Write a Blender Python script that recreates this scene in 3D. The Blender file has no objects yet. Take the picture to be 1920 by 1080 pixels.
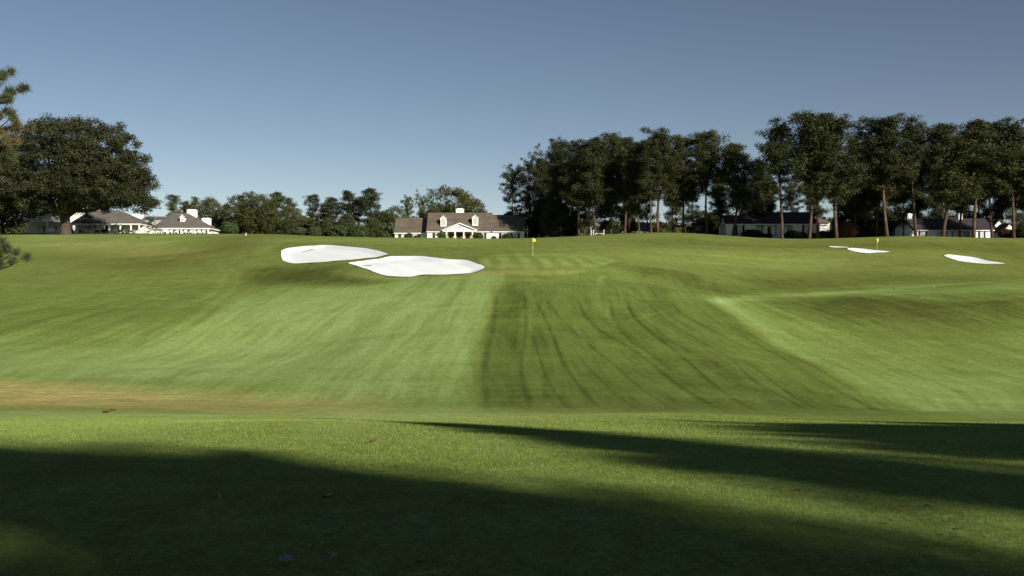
import bpy, math, random
import numpy as np
from mathutils import Vector

# ------------------------------------------------------------------ camera, sky, sun, exposure
scene = bpy.context.scene
CZ = 1.65                      # eye height above the turf at the camera
F = 2000.0                     # focal length in pixels of a 1920 px wide picture
cam_d = bpy.data.cameras.new("camera"); cam = bpy.data.objects.new("camera", cam_d)
scene.collection.objects.link(cam); scene.camera = cam
cam.location = (0, 0, CZ); cam.rotation_euler = (math.radians(90), 0, 0)
cam_d.sensor_width = 36; cam_d.lens = 36 * F / 1920; cam_d.clip_start = 0.1; cam_d.clip_end = 6000

SUN_AZ, SUN_EL = math.radians(140.2), math.radians(22.5)
world = bpy.data.worlds.new("World"); scene.world = world; world.use_nodes = True
wn = world.node_tree.nodes; wl = world.node_tree.links
bg = wn["Background"]; sky = wn.new("ShaderNodeTexSky"); sky.sky_type = 'NISHITA'
sky.sun_disc = False; sky.sun_elevation = SUN_EL; sky.sun_rotation = SUN_AZ
sky.altitude = 100; sky.air_density = 0.66; sky.dust_density = 0.0; sky.ozone_density = 0.0
sg = wn.new("ShaderNodeGamma"); sg.inputs[1].default_value = 1.14; wl.new(sky.outputs[0], sg.inputs[0])
sm_ = wn.new("ShaderNodeMix"); sm_.data_type = 'RGBA'; sm_.blend_type = 'MULTIPLY'; sm_.inputs[0].default_value = 1.0
sm_.inputs[7].default_value = (0.89, 0.80, 0.735, 1); wl.new(sg.outputs[0], sm_.inputs[6]); wl.new(sm_.outputs[2], bg.inputs[0]); bg.inputs[1].default_value = 0.05
sd = bpy.data.lights.new("sun", 'SUN'); so = bpy.data.objects.new("sun", sd); scene.collection.objects.link(so)
SV = Vector((math.sin(SUN_AZ)*math.cos(SUN_EL), math.cos(SUN_AZ)*math.cos(SUN_EL), math.sin(SUN_EL)))
so.rotation_euler = SV.to_track_quat('Z', 'Y').to_euler(); so.location = SV*50
sd.energy = 5.0; sd.angle = math.radians(0.53); sd.color = (1.0, 0.93, 0.80)
vs = scene.view_settings; vs.view_transform = 'Standard'; vs.look = 'None'; vs.exposure = 0.55; vs.gamma = 1
vs.use_curve_mapping = False
COL = scene.collection
random.seed(7); RNG = np.random.default_rng(7)

#TERRAIN-BEGIN
# ------------------------------------------------------------------ the lie of the land
NEAR = [(-400, -0.2), (-120, -0.9), (-30, -1.55), (0, -1.62), (6, -1.66), (9, -1.74), (12, -1.90), (16, -2.20), (20, -2.60), (24, -3.02), (28, -3.42), (34, -3.93)]
def scr(*p): return [(d, (540 - v) / F * d) for d, v in p]
COLS = {
 0:   scr((45,737),(60,683),(75,630),(95,578),(120,533),(150,498),(185,468),(215,447),(238,439),(272,437.2),(320,440),(420,452)),
 480: scr((45,740),(60,690),(75,638),(90,590),(105,552),(115,531),(125,510),(135,493),(150,472),(175,453),(210,442),(250,438.5),(300,441),(400,452)),
 720: scr((45,740),(57,692),(72,632),(87,580),(100,542),(108,521),(118,498),(130,476),(145,460),(165,450),(185,444.5),(215,446),(260,452),(330,465)),
 960: scr((45,738),(55,697),(70,630),(85,573),(100,527),(110,503),(120,482),(130,471),(145,460),(165,449.5),(182,446),(200,448),(235,455),(330,475)),
 1240: scr((45,744),(55,706),(70,642),(85,583),(100,541),(115,515),(130,495),(150,472),(175,448),(195,437),(206,435),(235,438),(330,458)),
 1500: scr((45,754),(55,722),(70,666),(80,626),(90,588),(100,562),(112,549),(130,520),(145,495),(165,466),(185,450.5),(200,448),(235,452),(330,470)),
 1700: scr((45,767),(55,737),(65,697),(75,655),(85,612),(94,573),(101,553),(107,549),(125,535),(140,508),(155,482),(170,460),(185,447.5),(200,443),(235,446),(330,464)),
 1900: scr((45,777),(55,746),(65,704),(75,660),(85,610),(94,563),(102,541),(109,534),(125,527),(140,508),(155,490),(175,465),(190,451.5),(207,447.5),(235,450),(330,466)),
}
def pchip(xk, yk, x):
    xk = np.asarray(xk, float); yk = np.asarray(yk, float); h = np.diff(xk); dl = np.diff(yk)/h
    m = np.zeros_like(yk); m[0] = dl[0]; m[-1] = dl[-1]
    for i in range(1, len(xk)-1):
        if dl[i-1]*dl[i] > 0:
            w1 = 2*h[i]+h[i-1]; w2 = h[i]+2*h[i-1]; m[i] = (w1+w2)/(w1/dl[i-1]+w2/dl[i])
    i = np.clip(np.searchsorted(xk, x)-1, 0, len(h)-1); t = (np.clip(x, xk[0], xk[-1])-xk[i])/h[i]
    t2 = t*t; t3 = t2*t
    return (2*t3-3*t2+1)*yk[i]+(t3-2*t2+t)*h[i]*m[i]+(-2*t3+3*t2)*yk[i+1]+(t3-t2)*h[i]*m[i+1]
DG = np.concatenate([np.linspace(-400, 0, 200)[:-1], np.linspace(0, 60, 301)[:-1], np.linspace(60, 400, 900)[:-1], np.geomspace(400, 5000, 200)])
UK = sorted(COLS); ZC = []
for u in UK:
    k = NEAR + COLS[u] + [(600, 14.0), (5000, 16.0)]
    ZC.append(pchip([a for a, b in k], [b for a, b in k], DG))
ZC = np.array(ZC)                       # columns x distance
for i in range(1): ZC = ZC               # (kept sharp)
kern = np.array([1, 2, 3, 2, 1])/9.
ZS = np.array([np.convolve(np.pad(z, 2, mode='edge'), kern, 'valid') for z in ZC])
# smooth interpolation across the columns -> fine table
UG = np.linspace(UK[0]-150, UK[-1]+150, 221)
ZG = np.empty((len(UG), len(DG)))
ukx = [UK[0]-150]+UK+[UK[-1]+150]; zcx = np.vstack([ZS[:1], ZS, ZS[-1:]])
for j in range(len(DG)): ZG[:, j] = pchip(ukx, zcx[:, j], UG)
k2 = np.ones(15)/15
ZG = np.apply_along_axis(lambda c: np.convolve(np.pad(c, 7, mode='edge'), k2, 'valid'), 0, ZG)
def wfun(y): return np.sqrt(y*y+36.0)
def gauss(x, y, m):
    cx, cy, rx, ry, h, a = m; c, s = math.cos(a), math.sin(a)
    X = (x-cx)*c+(y-cy)*s; Y = -(x-cx)*s+(y-cy)*c
    return h*np.exp(-(X/rx)**2-(Y/ry)**2)
MOUNDS = []      # (x, y, rx, ry, height, angle)
def H(x, y):
    x = np.asarray(x, float); y = np.asarray(y, float)
    yy = np.abs(y)
    u = np.clip(960+F*x/wfun(y)*np.where(yy > 12, wfun(y)/np.maximum(yy, 12), 1.0), UG[0], UG[-1])
    fu = (u-UG[0])/(UG[1]-UG[0]); iu = np.clip(fu.astype(int), 0, len(UG)-2); fu = fu-iu
    j = np.clip(np.searchsorted(DG, y)-1, 0, len(DG)-2); fy = np.clip((y-DG[j])/(DG[j+1]-DG[j]), 0, 1)
    z = (ZG[iu, j]*(1-fu)+ZG[iu+1, j]*fu)*(1-fy)+(ZG[iu, j+1]*(1-fu)+ZG[iu+1, j+1]*fu)*fy
    z = z+CZ
    for m in MOUNDS: z = z+gauss(x, y, m)
    # gentle natural undulation
    z = z+0.05*np.sin(x*0.21+y*0.13)*np.sin(y*0.17-x*0.07+1.3)+0.10*np.sin(x*0.061-1.0)*np.sin(y*0.045+x*0.02)*np.clip((yy-30)/40, 0, 1)
    return z
YR = np.concatenate([np.linspace(4.5, 60, 1200)[:-1], np.linspace(60, 330, 2000)])
def hit(u, v):
    """the point of the turf that lies behind pixel (u, v) of the photograph"""
    x = (u-960)/F*YR; z = CZ+(540-v)/F*YR; d = H(x, YR)-z
    i = np.nonzero(d > 0)[0]
    if len(i) == 0: i = [len(YR)-1]
    i = max(1, i[0]); t = d[i-1]/(d[i-1]-d[i]) if d[i] != d[i-1] else 0
    y = YR[i-1]+(YR[i]-YR[i-1])*t
    return ((u-960)/F*y, y)
def at(u, d): return (u-960)/F*d
def zat(v, d): return CZ+(540-v)/F*d
def mound_px(u, v, rx, ry, h, a=0.0):
    x, y = hit(u, v); return (x, y, rx, ry, h, a)
_m = [mound_px(520, 803, 3.2, 3.0, 0.13, 0.5), mound_px(60, 790, 5, 3, -0.08), mound_px(640, 505, 7, 5, 0.45, 0.2), mound_px(500, 520, 9, 6, -0.5, 0.2), mound_px(450, 470, 10, 8, 0.5), mound_px(1000, 505, 14, 3, -0.2),
      mound_px(1250, 515, 9, 6, 0.5), mound_px(1330, 535, 8, 6, -0.4), mound_px(1100, 520, 8, 5, -0.25), mound_px(200, 455, 25, 6, 0.35), mound_px(330, 470, 12, 8, -0.5),
      mound_px(1450, 470, 14, 6, 0.4), mound_px(1560, 500, 12, 8, -0.4), mound_px(1760, 500, 12, 6, 0.35), mound_px(300, 600, 14, 10, 0.35), mound_px(480, 640, 12, 9, -0.3), mound_px(100, 640, 14, 8, -0.35)]
MOUNDS += _m+[(-9, 26, 5, 4, 0.16, 0.3), (3.5, 27, 4, 4, 0.12, -0.3), (10, 27, 4, 5, -0.10, 0.2), (-4, 31, 5, 3, -0.10, 0.2)]
#TERRAIN-END
# ------------------------------------------------------------------ helpers
def tag(o, label=None, cat=None, group=None, kind=None):
    if label: o['label'] = label
    if cat: o['category'] = cat
    if group: o['group'] = group
    if kind: o['kind'] = kind
    return o
def empty(name, loc, rz=0, label=None, cat=None, group=None):
    o = bpy.data.objects.new(name, None); COL.objects.link(o); o.location = loc; o.rotation_euler = (0, 0, rz)
    o.empty_display_size = 0.2
    return tag(o, label, cat, group)
def mesh_np(name, verts, faces, smooth=False):
    """verts (n,3), faces (m,k) arrays -> mesh"""
    me = bpy.data.meshes.new(name); verts = np.ascontiguousarray(verts, np.float32); faces = np.ascontiguousarray(faces, np.int32)
    n, m, k = len(verts), len(faces), faces.shape[1]
    me.vertices.add(n); me.vertices.foreach_set('co', verts.ravel())
    me.loops.add(m*k); me.loops.foreach_set('vertex_index', faces.ravel())
    me.polygons.add(m); me.polygons.foreach_set('loop_start', np.arange(0, m*k, k, dtype=np.int32))
    me.polygons.foreach_set('use_smooth', np.full(m, smooth)); me.update(calc_edges=True)
    return me
def link(name, me, mat, parent=None, loc=None):
    o = bpy.data.objects.new(name, me); COL.objects.link(o)
    if mat and not len(me.materials): me.materials.append(mat)
    if parent: o.parent = parent
    if loc: o.location = loc
    return o
def fattr(me, name, arr):
    a = me.attributes.new(name, 'FLOAT', 'POINT'); a.data.foreach_set('value', np.ascontiguousarray(arr, np.float32))
class MB:
    def __init__(s): s.v = []; s.f = []
    def box(s, x0, x1, y0, y1, z0, z1):
        b = len(s.v); s.v += [(x, y, z) for z in (z0, z1) for y in (y0, y1) for x in (x0, x1)]
        s.f += [tuple(b+i for i in q) for q in ((0,2,3,1),(4,5,7,6),(0,1,5,4),(2,6,7,3),(0,4,6,2),(1,3,7,5))]; return s
    def poly(s, pts, y0, y1):
        """x-z outline, extruded along y"""
        b = len(s.v); n = len(pts)
        s.v += [(x, y0, z) for x, z in pts]+[(x, y1, z) for x, z in pts]
        s.f += [tuple(b+i for i in range(n)), tuple(b+n+i for i in reversed(range(n)))]
        s.f += [(b+i, b+n+i, b+n+(i+1) % n, b+(i+1) % n) for i in range(n)]; return s
    def polyx(s, pts, x0, x1):
        b = len(s.v); n = len(pts)
        s.v += [(x0, y, z) for y, z in pts]+[(x1, y, z) for y, z in pts]
        s.f += [tuple(b+i for i in range(n)), tuple(b+n+i for i in reversed(range(n)))]
        s.f += [(b+i, b+n+i, b+n+(i+1) % n, b+(i+1) % n) for i in range(n)]; return s
    def raw(s, vs_, fs):
        b = len(s.v); s.v += list(vs_); s.f += [tuple(b+i for i in q) for q in fs]; return s
    def tube(s, pts, rad, n=8, cap=True):
        b = len(s.v); P = [Vector(p) for p in pts]
        for i, p in enumerate(P):
            t = (P[min(i+1, len(P)-1)]-P[max(i-1, 0)]).normalized()
            a = t.cross(Vector((0.31, 0.95, 0.05))).normalized(); c = t.cross(a)
            s.v += [tuple(p+(a*math.cos(2*math.pi*k/n)+c*math.sin(2*math.pi*k/n))*rad[i]) for k in range(n)]
        for i in range(len(P)-1):
            s.f += [(b+i*n+k, b+i*n+(k+1) % n, b+(i+1)*n+(k+1) % n, b+(i+1)*n+k) for k in range(n)]
        if cap: s.f += [tuple(b+k for k in reversed(range(n))), tuple(b+(len(P)-1)*n+k for k in range(n))]
        return s
    def build(s, name, mat, parent=None, smooth=False):
        me = bpy.data.meshes.new(name); me.from_pydata([tuple(map(float, p)) for p in s.v], [], s.f)
        me.update()
        if smooth: me.polygons.foreach_set('use_smooth', [True]*len(me.polygons))
        import bmesh
        bm = bmesh.new(); bm.from_mesh(me); bmesh.ops.recalc_face_normals(bm, faces=bm.faces); bm.to_mesh(me); bm.free()
        return link(name, me, mat, parent)

# ------------------------------------------------------------------ materials
def mat_new(name, rough=0.8, spec=0.3):
    m = bpy.data.materials.new(name); m.use_nodes = True; n = m.node_tree.nodes; p = n["Principled BSDF"]
    p.inputs['Roughness'].default_value = rough; p.inputs['Specular IOR Level'].default_value = spec
    return m, n, m.node_tree.links, p
def N(n, t, **kw):
    o = n.new(t)
    for k, v in kw.items():
        if k.startswith('i_'):
            key = k[2:]; key = int(key) if key.isdigit() else key
            o.inputs[key].default_value = v
        else: setattr(o, k, v)
    return o
def mixc(n, l, fac, a, b, mode='MIX'):
    x = n.new('ShaderNodeMix'); x.data_type = 'RGBA'; x.blend_type = mode; x.clamp_factor = True
    for sock, val in ((x.inputs[0], fac), (x.inputs[6], a), (x.inputs[7], b)):
        if isinstance(val, (int, float)): sock.default_value = val
        elif isinstance(val, tuple): sock.default_value = val if len(val) == 4 else val+(1,)
        else: l.new(val, sock)
    return x.outputs[2]
def mth(n, l, op, a, b=0.0, clamp=False):
    x = n.new('ShaderNodeMath'); x.operation = op; x.use_clamp = clamp
    for i, val in enumerate((a, b)):
        if isinstance(val, (int, float)): x.inputs[i].default_value = val
        else: l.new(val, x.inputs[i])
    return x.outputs[0]
def noise(n, l, vec, scale, detail=3, rough=0.55, sc=None):
    x = N(n, 'ShaderNodeTexNoise', i_Scale=scale, i_Detail=detail, i_Roughness=rough)
    if sc:
        m = N(n, 'ShaderNodeMapping'); m.inputs['Scale'].default_value = sc; l.new(vec, m.inputs[0]); l.new(m.outputs[0], x.inputs['Vector'])
    else: l.new(vec, x.inputs['Vector'])
    return x.outputs[0]
def ramp(n, l, v, lo, hi):
    x = N(n, 'ShaderNodeMapRange', i_1=lo, i_2=hi, i_3=0.0, i_4=1.0); l.new(v, x.inputs[0]); return x.outputs[0]
def paint(name, col, var=0.12, scale=1.5, rough=0.7, spec=0.3):
    m, n, l, p = mat_new(name, rough, spec); tc = N(n, 'ShaderNodeTexCoord')
    f = noise(n, l, tc.outputs['Object'], scale, 5)
    c = mixc(n, l, ramp(n, l, f, 0.3, 0.7), tuple(c*(1-var) for c in col), tuple(min(1, c*(1+var)) for c in col))
    l.new(c, p.inputs['Base Color']); return m
M = {}
M['white'] = paint('white_paint', (0.78, 0.78, 0.75), 0.05)
M['trim'] = paint('white_trim', (0.82, 0.82, 0.79), 0.03)
M['tanwall'] = paint('tan_wall', (0.40, 0.30, 0.19), 0.1)
M['shutter'] = paint('dark_shutter', (0.035, 0.02, 0.02), 0.2)
M['green_shutter'] = paint('black_green_shutter', (0.02, 0.022, 0.02), 0.2)
M['door'] = paint('dark_door', (0.05, 0.025, 0.015), 0.2)
M['metal'] = paint('grey_metal', (0.35, 0.36, 0.36), 0.1, rough=0.4)
M['yellow'] = paint('yellow_flag', (0.85, 0.62, 0.03), 0.05)
M['pole'] = paint('pale_yellow_pole', (0.62, 0.55, 0.22), 0.05, rough=0.4)
M['furn'] = paint('white_furniture', (0.82, 0.82, 0.80), 0.03)
M['darkfurn'] = paint('dark_furniture', (0.03, 0.035, 0.05), 0.1)
M['bluegrey'] = paint('pale_blue_wall', (0.45, 0.50, 0.55), 0.05)
M['emblem'] = paint('grey_emblem', (0.35, 0.36, 0.30), 0.2)
M['wood'] = paint('rake_wood', (0.12, 0.09, 0.05), 0.2)
M['cup'] = paint('cup_dark', (0.05, 0.05, 0.05), 0.1)
m, n, l, p = mat_new('window_glass', 0.08, 0.8); p.inputs['Base Color'].default_value = (0.03, 0.035, 0.04, 1); M['glass'] = m
m, n, l, p = mat_new('curtained_glass', 0.25, 0.5); p.inputs['Base Color'].default_value = (0.30, 0.33, 0.30, 1); M['curtain'] = m
def shingle(name, a, b):
    m, n, l, p = mat_new(name, 0.95, 0.15); tc = N(n, 'ShaderNodeTexCoord')
    br = N(n, 'ShaderNodeTexBrick', i_Scale=1.0); br.inputs['Brick Width'].default_value = 0.9; br.inputs['Row Height'].default_value = 0.22
    br.inputs['Mortar Size'].default_value = 0.012; br.inputs['Color1'].default_value = a+(1,); br.inputs['Color2'].default_value = b+(1,)
    br.inputs['Mortar'].default_value = tuple(c*0.5 for c in a)+(1,); br.inputs['Bias'].default_value = -0.1
    sp = N(n, 'ShaderNodeSeparateXYZ'); l.new(tc.outputs['Object'], sp.inputs[0]); cb = N(n, 'ShaderNodeCombineXYZ')
    l.new(mth(n, l, 'ADD', sp.outputs[0], mth(n, l, 'MULTIPLY', sp.outputs[1], 0.3)), cb.inputs[0]); l.new(sp.outputs[2], cb.inputs[1]); l.new(cb.outputs[0], br.inputs[0])
    f = noise(n, l, tc.outputs['Object'], 0.6, 6)
    l.new(mixc(n, l, ramp(n, l, f, 0.3, 0.75), br.outputs[0], mixc(n, l, 1.0, br.outputs[0], (0.72, 0.72, 0.74), 'MULTIPLY')), p.inputs['Base Color']); return m
M['roof'] = shingle('brown_shingles', (0.120, 0.098, 0.078), (0.160, 0.134, 0.106))
M['roof_grey'] = shingle('grey_shingles', (0.140, 0.126, 0.112), (0.170, 0.153, 0.136))
M['roof_dark'] = shingle('dark_shingles', (0.045, 0.04, 0.045), (0.06, 0.052, 0.055))
def bark(name, a, b):
    m, n, l, p = mat_new(name, 0.95, 0.1); tc = N(n, 'ShaderNodeTexCoord')
    f = noise(n, l, tc.outputs['Object'], 2.2, 6, 0.65, (1, 1, 0.35))
    l.new(mixc(n, l, ramp(n, l, f, 0.35, 0.65), a, b), p.inputs['Base Color'])
    bp = N(n, 'ShaderNodeBump', i_Strength=0.8, i_Distance=0.06); l.new(f, bp.inputs['Height']); l.new(bp.outputs[0], p.inputs['Normal']); return m
M['pine_bark'] = bark('pine_bark', (0.045, 0.030, 0.023), (0.135, 0.088, 0.062))
M['oak_bark'] = bark('oak_bark', (0.04, 0.032, 0.025), (0.09, 0.07, 0.055))
def foliage(name, a, b, c=None, trans=0.12):
    """a dark / b light leaf colour, c an autumn tint found on a few twigs"""
    m, n, l, p = mat_new(name, 0.7, 0.25); at_ = N(n, 'ShaderNodeAttribute', attribute_name='tone'); oi = N(n, 'ShaderNodeObjectInfo')
    t = mth(n, l, 'ADD', at_.outputs['Fac'], mth(n, l, 'MULTIPLY', mth(n, l, 'SUBTRACT', oi.outputs['Random'], 0.5), 0.35), True)
    col = mixc(n, l, t, a, b)
    if c:
        tc = N(n, 'ShaderNodeTexCoord'); f = noise(n, l, tc.outputs['Object'], 0.35, 3)
        col = mixc(n, l, mth(n, l, 'MULTIPLY', ramp(n, l, f, 0.55, 0.75), 0.8), col, c)
    l.new(col, p.inputs['Base Color'])
    tr = N(n, 'ShaderNodeBsdfTranslucent'); l.new(col, tr.inputs[0]); mx = N(n, 'ShaderNodeMixShader'); mx.inputs[0].default_value = trans
    l.new(p.outputs[0], mx.inputs[1]); l.new(tr.outputs[0], mx.inputs[2]); l.new(mx.outputs[0], n['Material Output'].inputs[0]); return m
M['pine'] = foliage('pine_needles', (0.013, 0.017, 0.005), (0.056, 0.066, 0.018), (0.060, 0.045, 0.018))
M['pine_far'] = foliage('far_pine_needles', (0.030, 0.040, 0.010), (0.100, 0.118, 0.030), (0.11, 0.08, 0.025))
M['oak'] = foliage('oak_leaves', (0.012, 0.015, 0.005), (0.046, 0.050, 0.017), None, 0.08)
M['leaf'] = foliage('broad_leaves', (0.024, 0.031, 0.008), (0.085, 0.095, 0.024), (0.085, 0.06, 0.03))
M['golden'] = foliage('golden_green_leaves', (0.09, 0.085, 0.025), (0.16, 0.15, 0.05))
M['bush'] = foliage('shrub_leaves', (0.025, 0.04, 0.014), (0.08, 0.11, 0.04))
M['red'] = foliage('russet_leaves', (0.08, 0.035, 0.02), (0.16, 0.08, 0.045))
M['near_needle'] = foliage('near_pine_needles', (0.025, 0.036, 0.014), (0.085, 0.105, 0.040), (0.26, 0.12, 0.04), 0.12)
M['brownleaf'] = foliage('dead_leaf', (0.20, 0.11, 0.045), (0.34, 0.21, 0.10), None, 0.1)

# ------------------------------------------------------------------ traced mowing pattern, as shapes on the ground
def smooth_line(pts, n=6):
    P = np.array(pts, float); P = np.vstack([2*P[0]-P[1], P, 2*P[-1]-P[-2]]); out = []
    for i in range(1, len(P)-2):
        for t in np.arange(n)/n:
            a, b, c, d = P[i-1], P[i], P[i+1], P[i+2]
            out.append(0.5*((2*b)+(c-a)*t+(2*a-5*b+4*c-d)*t*t+(-a+3*b-3*c+d)*t**3))
    out.append(P[-2]); return np.array(out)
def wline(pix, n=5): return np.array([hit(u, v) for u, v in smooth_line(pix, n)])
def wpoly(pix, n=5):
    return wline(list(pix)+[pix[0]], n)[:-1]
def segdist(X, Y, L, R=1e9):
    """distance of points to a polyline (only points nearer than R are worked out)"""
    D = np.full(X.shape, 1e3, np.float32)
    for (ax, ay), (bx, by) in zip(L[:-1], L[1:]):
        k = (X > min(ax, bx)-R) & (X < max(ax, bx)+R) & (Y > min(ay, by)-R) & (Y < max(ay, by)+R)
        if not k.any(): continue
        x = X[k]; y = Y[k]; dx, dy = bx-ax, by-ay; t = np.clip(((x-ax)*dx+(y-ay)*dy)/max(dx*dx+dy*dy, 1e-9), 0, 1)
        D[k] = np.minimum(D[k], np.hypot(x-ax-t*dx, y-ay-t*dy))
    return D
def inside(X, Y, P):
    r = np.zeros(X.shape, bool); n = len(P); j = n-1
    for i in range(n):
        xi, yi = P[i]; xj, yj = P[j]
        if yi != yj:
            k = ((yi > Y) != (yj > Y)); r ^= k & (X < (xj-xi)*(Y-yi)/(yj-yi)+xi)
        j = i
    return r
def soft(X, Y, P, w):
    """1 inside, 0 outside, with an edge w metres wide"""
    ins = inside(X, Y, P); D = segdist(X, Y, np.vstack([P, P[:1]]), w*1.2)
    D = np.minimum(D, w); s = np.where(ins, D, -D)/w
    return np.clip(0.5+0.5*s, 0, 1)**1.0
z4 = lambda *p: [(1100+x/2.3415, 440+y/2.3415) for x, y in p]
z3 = lambda *p: [(400+x/2.4, 440+y/2.4) for x, y in p]
z5 = lambda *p: [(x/2.4, 440+y/2.4) for x, y in p]
zz_ = lambda *p: [(960+x/2, 431+y/2) for x, y in p]
DARK_LINES = [  # (pixels, half width m, strength)
 (zz_((48,250),(52,330),(45,420),(36,520),(45,600),(70,670)), .34, .8), (zz_((-60,250),(-70,360),(-95,460),(-110,540),(-105,620),(-95,680)), .5, .8),
 (zz_((70,380),(100,470),(135,560),(170,620),(228,680)), .24, .7), (zz_((95,275),(130,350),(165,430),(200,510),(240,570),(300,640),(352,685)), .30, .9),
 (zz_((130,265),(200,350),(300,440),(400,520),(480,590),(560,645),(625,685)), .24, .75), (zz_((220,430),(280,510),(350,580),(420,640),(525,692)), .22, .6),
 (zz_((245,262),(280,330),(350,390),(440,440),(530,510),(620,580),(720,640),(835,695)), .30, .9), (zz_((368,290),(385,345),(440,410),(540,480),(600,530)), .34, .8),
 (zz_((435,285),(470,340),(540,400),(620,460),(700,530),(770,590),(860,650),(965,702)), .30, 1.), (zz_((515,282),(570,330),(660,390),(750,440),(830,490),(900,560),(1000,620),(1100,670),(1200,702)), .24, .8),
 (zz_((605,275),(640,320),(740,370),(830,420),(900,450)), .24, .7), (zz_((680,282),(760,340),(860,400),(960,450),(1080,520),(1180,580),(1290,640),(1400,688)), .26, .85),
 (zz_((830,480),(900,510),(980,570),(1050,620),(1150,672),(1260,700)), .22, .7), (zz_((980,500),(1100,540),(1200,590),(1300,640),(1430,690)), .2, .6),
 (z3((1160,560),(1175,640),(1160,720)), .3, .3), (z5((1480,280),(1400,340),(1180,420),(900,540)), .6, .25), (z5((980,330),(880,400),(740,470),(600,540)), .7, .5), (z5((1780,420),(1740,520),(1720,600)), .5, .3), (z5((740,180),(760,230),(735,285)), .3, .25), (z5((800,190),(822,235),(805,290)), .3, .25),
]
PALE_LINES = [
 (z3((1280,425),(1480,430),(1640,470),(1750,490),(1920,520)), .16, .5),
 (z4((180,380),(250,360),(300,345),(380,330)), .18, .5), (z4((610,525),(680,540),(750,552),(820,565)), .2, .6),
 (z4((540,600),(700,570),(860,580)), .15, .3), (z4((-40,475),(120,490),(300,510)), .16, .4),
 (z4((70,180),(40,240),(35,290),(80,360)), .4, .6), (z4((100,300),(95,340),(130,400)), .2, .4),
 (z5((980,130),(1010,170),(1000,220),(930,280),(800,330)), .5, .3), (z5((1040,150),(1070,190),(1050,240),(960,310),(880,370),(700,480),(560,560)), .45, .35),
 (z5((1350,20),(1240,45),(1150,90)), .6, .35), (z5((0,225),(200,230),(450,250),(700,285),(900,300),(1040,320)), .35, .4),
 (z5((1100,290),(1000,350),(900,420),(760,500)), .35, .25), (z5((1180,300),(1100,330),(1000,400)), .3, .4), (z5((560,170),(480,230),(380,280)), .3, .25),
 (z3((1290,150),(1420,180),(1600,170),(1750,130),(1850,110)), .5, .3), (z4((0,40),(300,75),(600,95),(900,110),(1200,110)), .7, .35),
 (z4((540,125),(760,140),(1000,158)), .5, .6), (zz_((765,265),(860,252),(1000,243),(1200,235),(1400,225),(1600,208),(1940,197)), 1.8, .65), (zz_((780,262),(900,262),(1100,262),(1250,258)), .5, .5), (zz_((1400,240),(1600,262),(1750,262),(1930,250)), .7, .5), (z4((1000,235),(1200,230),(1500,218),(1900,205)), .6, .5),
]
EDGE = [(1338,563),(1356,577),(1390,598),(1425,624),(1467,648),(1510,668),(1561,690),(1604,714),(1638,734),(1677,753),(1741,774),(1805,788),(1911,803),(2000,812)]
R_LIGHT = EDGE+[(2100,700),(2050,560),(1920,532),(1800,538),(1650,545),(1500,550),(1400,557)]
L_LIGHT = [(640,528),(800,528),(935,526),(990,600),(980,700),(960,770),(760,756),(560,742),(300,730),(0,708),(-100,700),(-100,650),(0,655),(200,650),(400,615),(480,570),(540,545)]
L_CRISP = [(935,500),(935,530),(930,560),(918,600),(898,650),(887,700),(885,770),(400,800),(-300,790),(-300,480),(600,500)]
C_DARK = [(937,532),(932,565),(920,605),(901,650),(890,700),(890,765),(1000,775),(1200,785),(1400,795),(1700,800),(1900,803),(1805,788),(1741,774),(1677,753),(1638,734),(1604,714),(1561,690),(1510,668),(1467,648),(1425,624),(1390,598),(1356,577),(1340,565),(1280,545),(1200,530),(1100,525),(1000,528)]
BROWN = [(-60,712),(0,716),(150,724),(350,736),(560,746),(700,752),(770,766),(720,782),(560,778),(400,774),(200,766),(0,762),(-60,760)]
PALEB = [(-60,768),(0,768),(200,774),(400,784),(560,795),(650,800),(500,800),(300,806),(150,822),(0,826),(-60,828)]
GREEN = [(905,497),(900,484),(930,477),(980,475),(1060,475),(1120,480),(1150,488),(1130,497),(1060,502),(980,503),(930,502)]
DARKTOP = [(1180,448),(1300,446),(1500,462),(1480,474),(1300,470),(1180,460)]
# bunkers (pixels of the sand's outline)
B1 = [(527,474),(528,470),(540,466),(562,463),(590,461),(615,460),(650,462),(690,466),(712,471),(727,476),(722,479),(700,483),(660,487),(610,491),(565,494),(545,493),(530,488),(527,482)]
B2 = [(651,494),(680,489.5),(710,486),(725,482.5),(745,480.8),(790,481),(840,486),(875,488),(895,494),(908,500),(905,505),(890,511),(865,514),(830,515),(790,516),(770,519),(740,519),(718,516),(695,508),(670,500)]
B3 = [(1588,466.3),(1600,465.6),(1620,466.8),(1645,470),(1670,472.4),(1650,473.6),(1625,475),(1610,473.5),(1592,469)]
B4 = [(1769,479.5),(1780,478),(1800,479.5),(1830,483.5),(1860,490),(1885,494),(1868,495.3),(1830,493.5),(1800,489.5),(1782,485)]
B5 = [(1551,462.4),(1560,462.2),(1590,463.4),(1586,464.6),(1565,464)]
BUNK = [(wpoly(b, 4), dep) for b, dep in ((B1, .35), (B2, .35), (B3, .3), (B4, .3), (B5, .1))]

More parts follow.
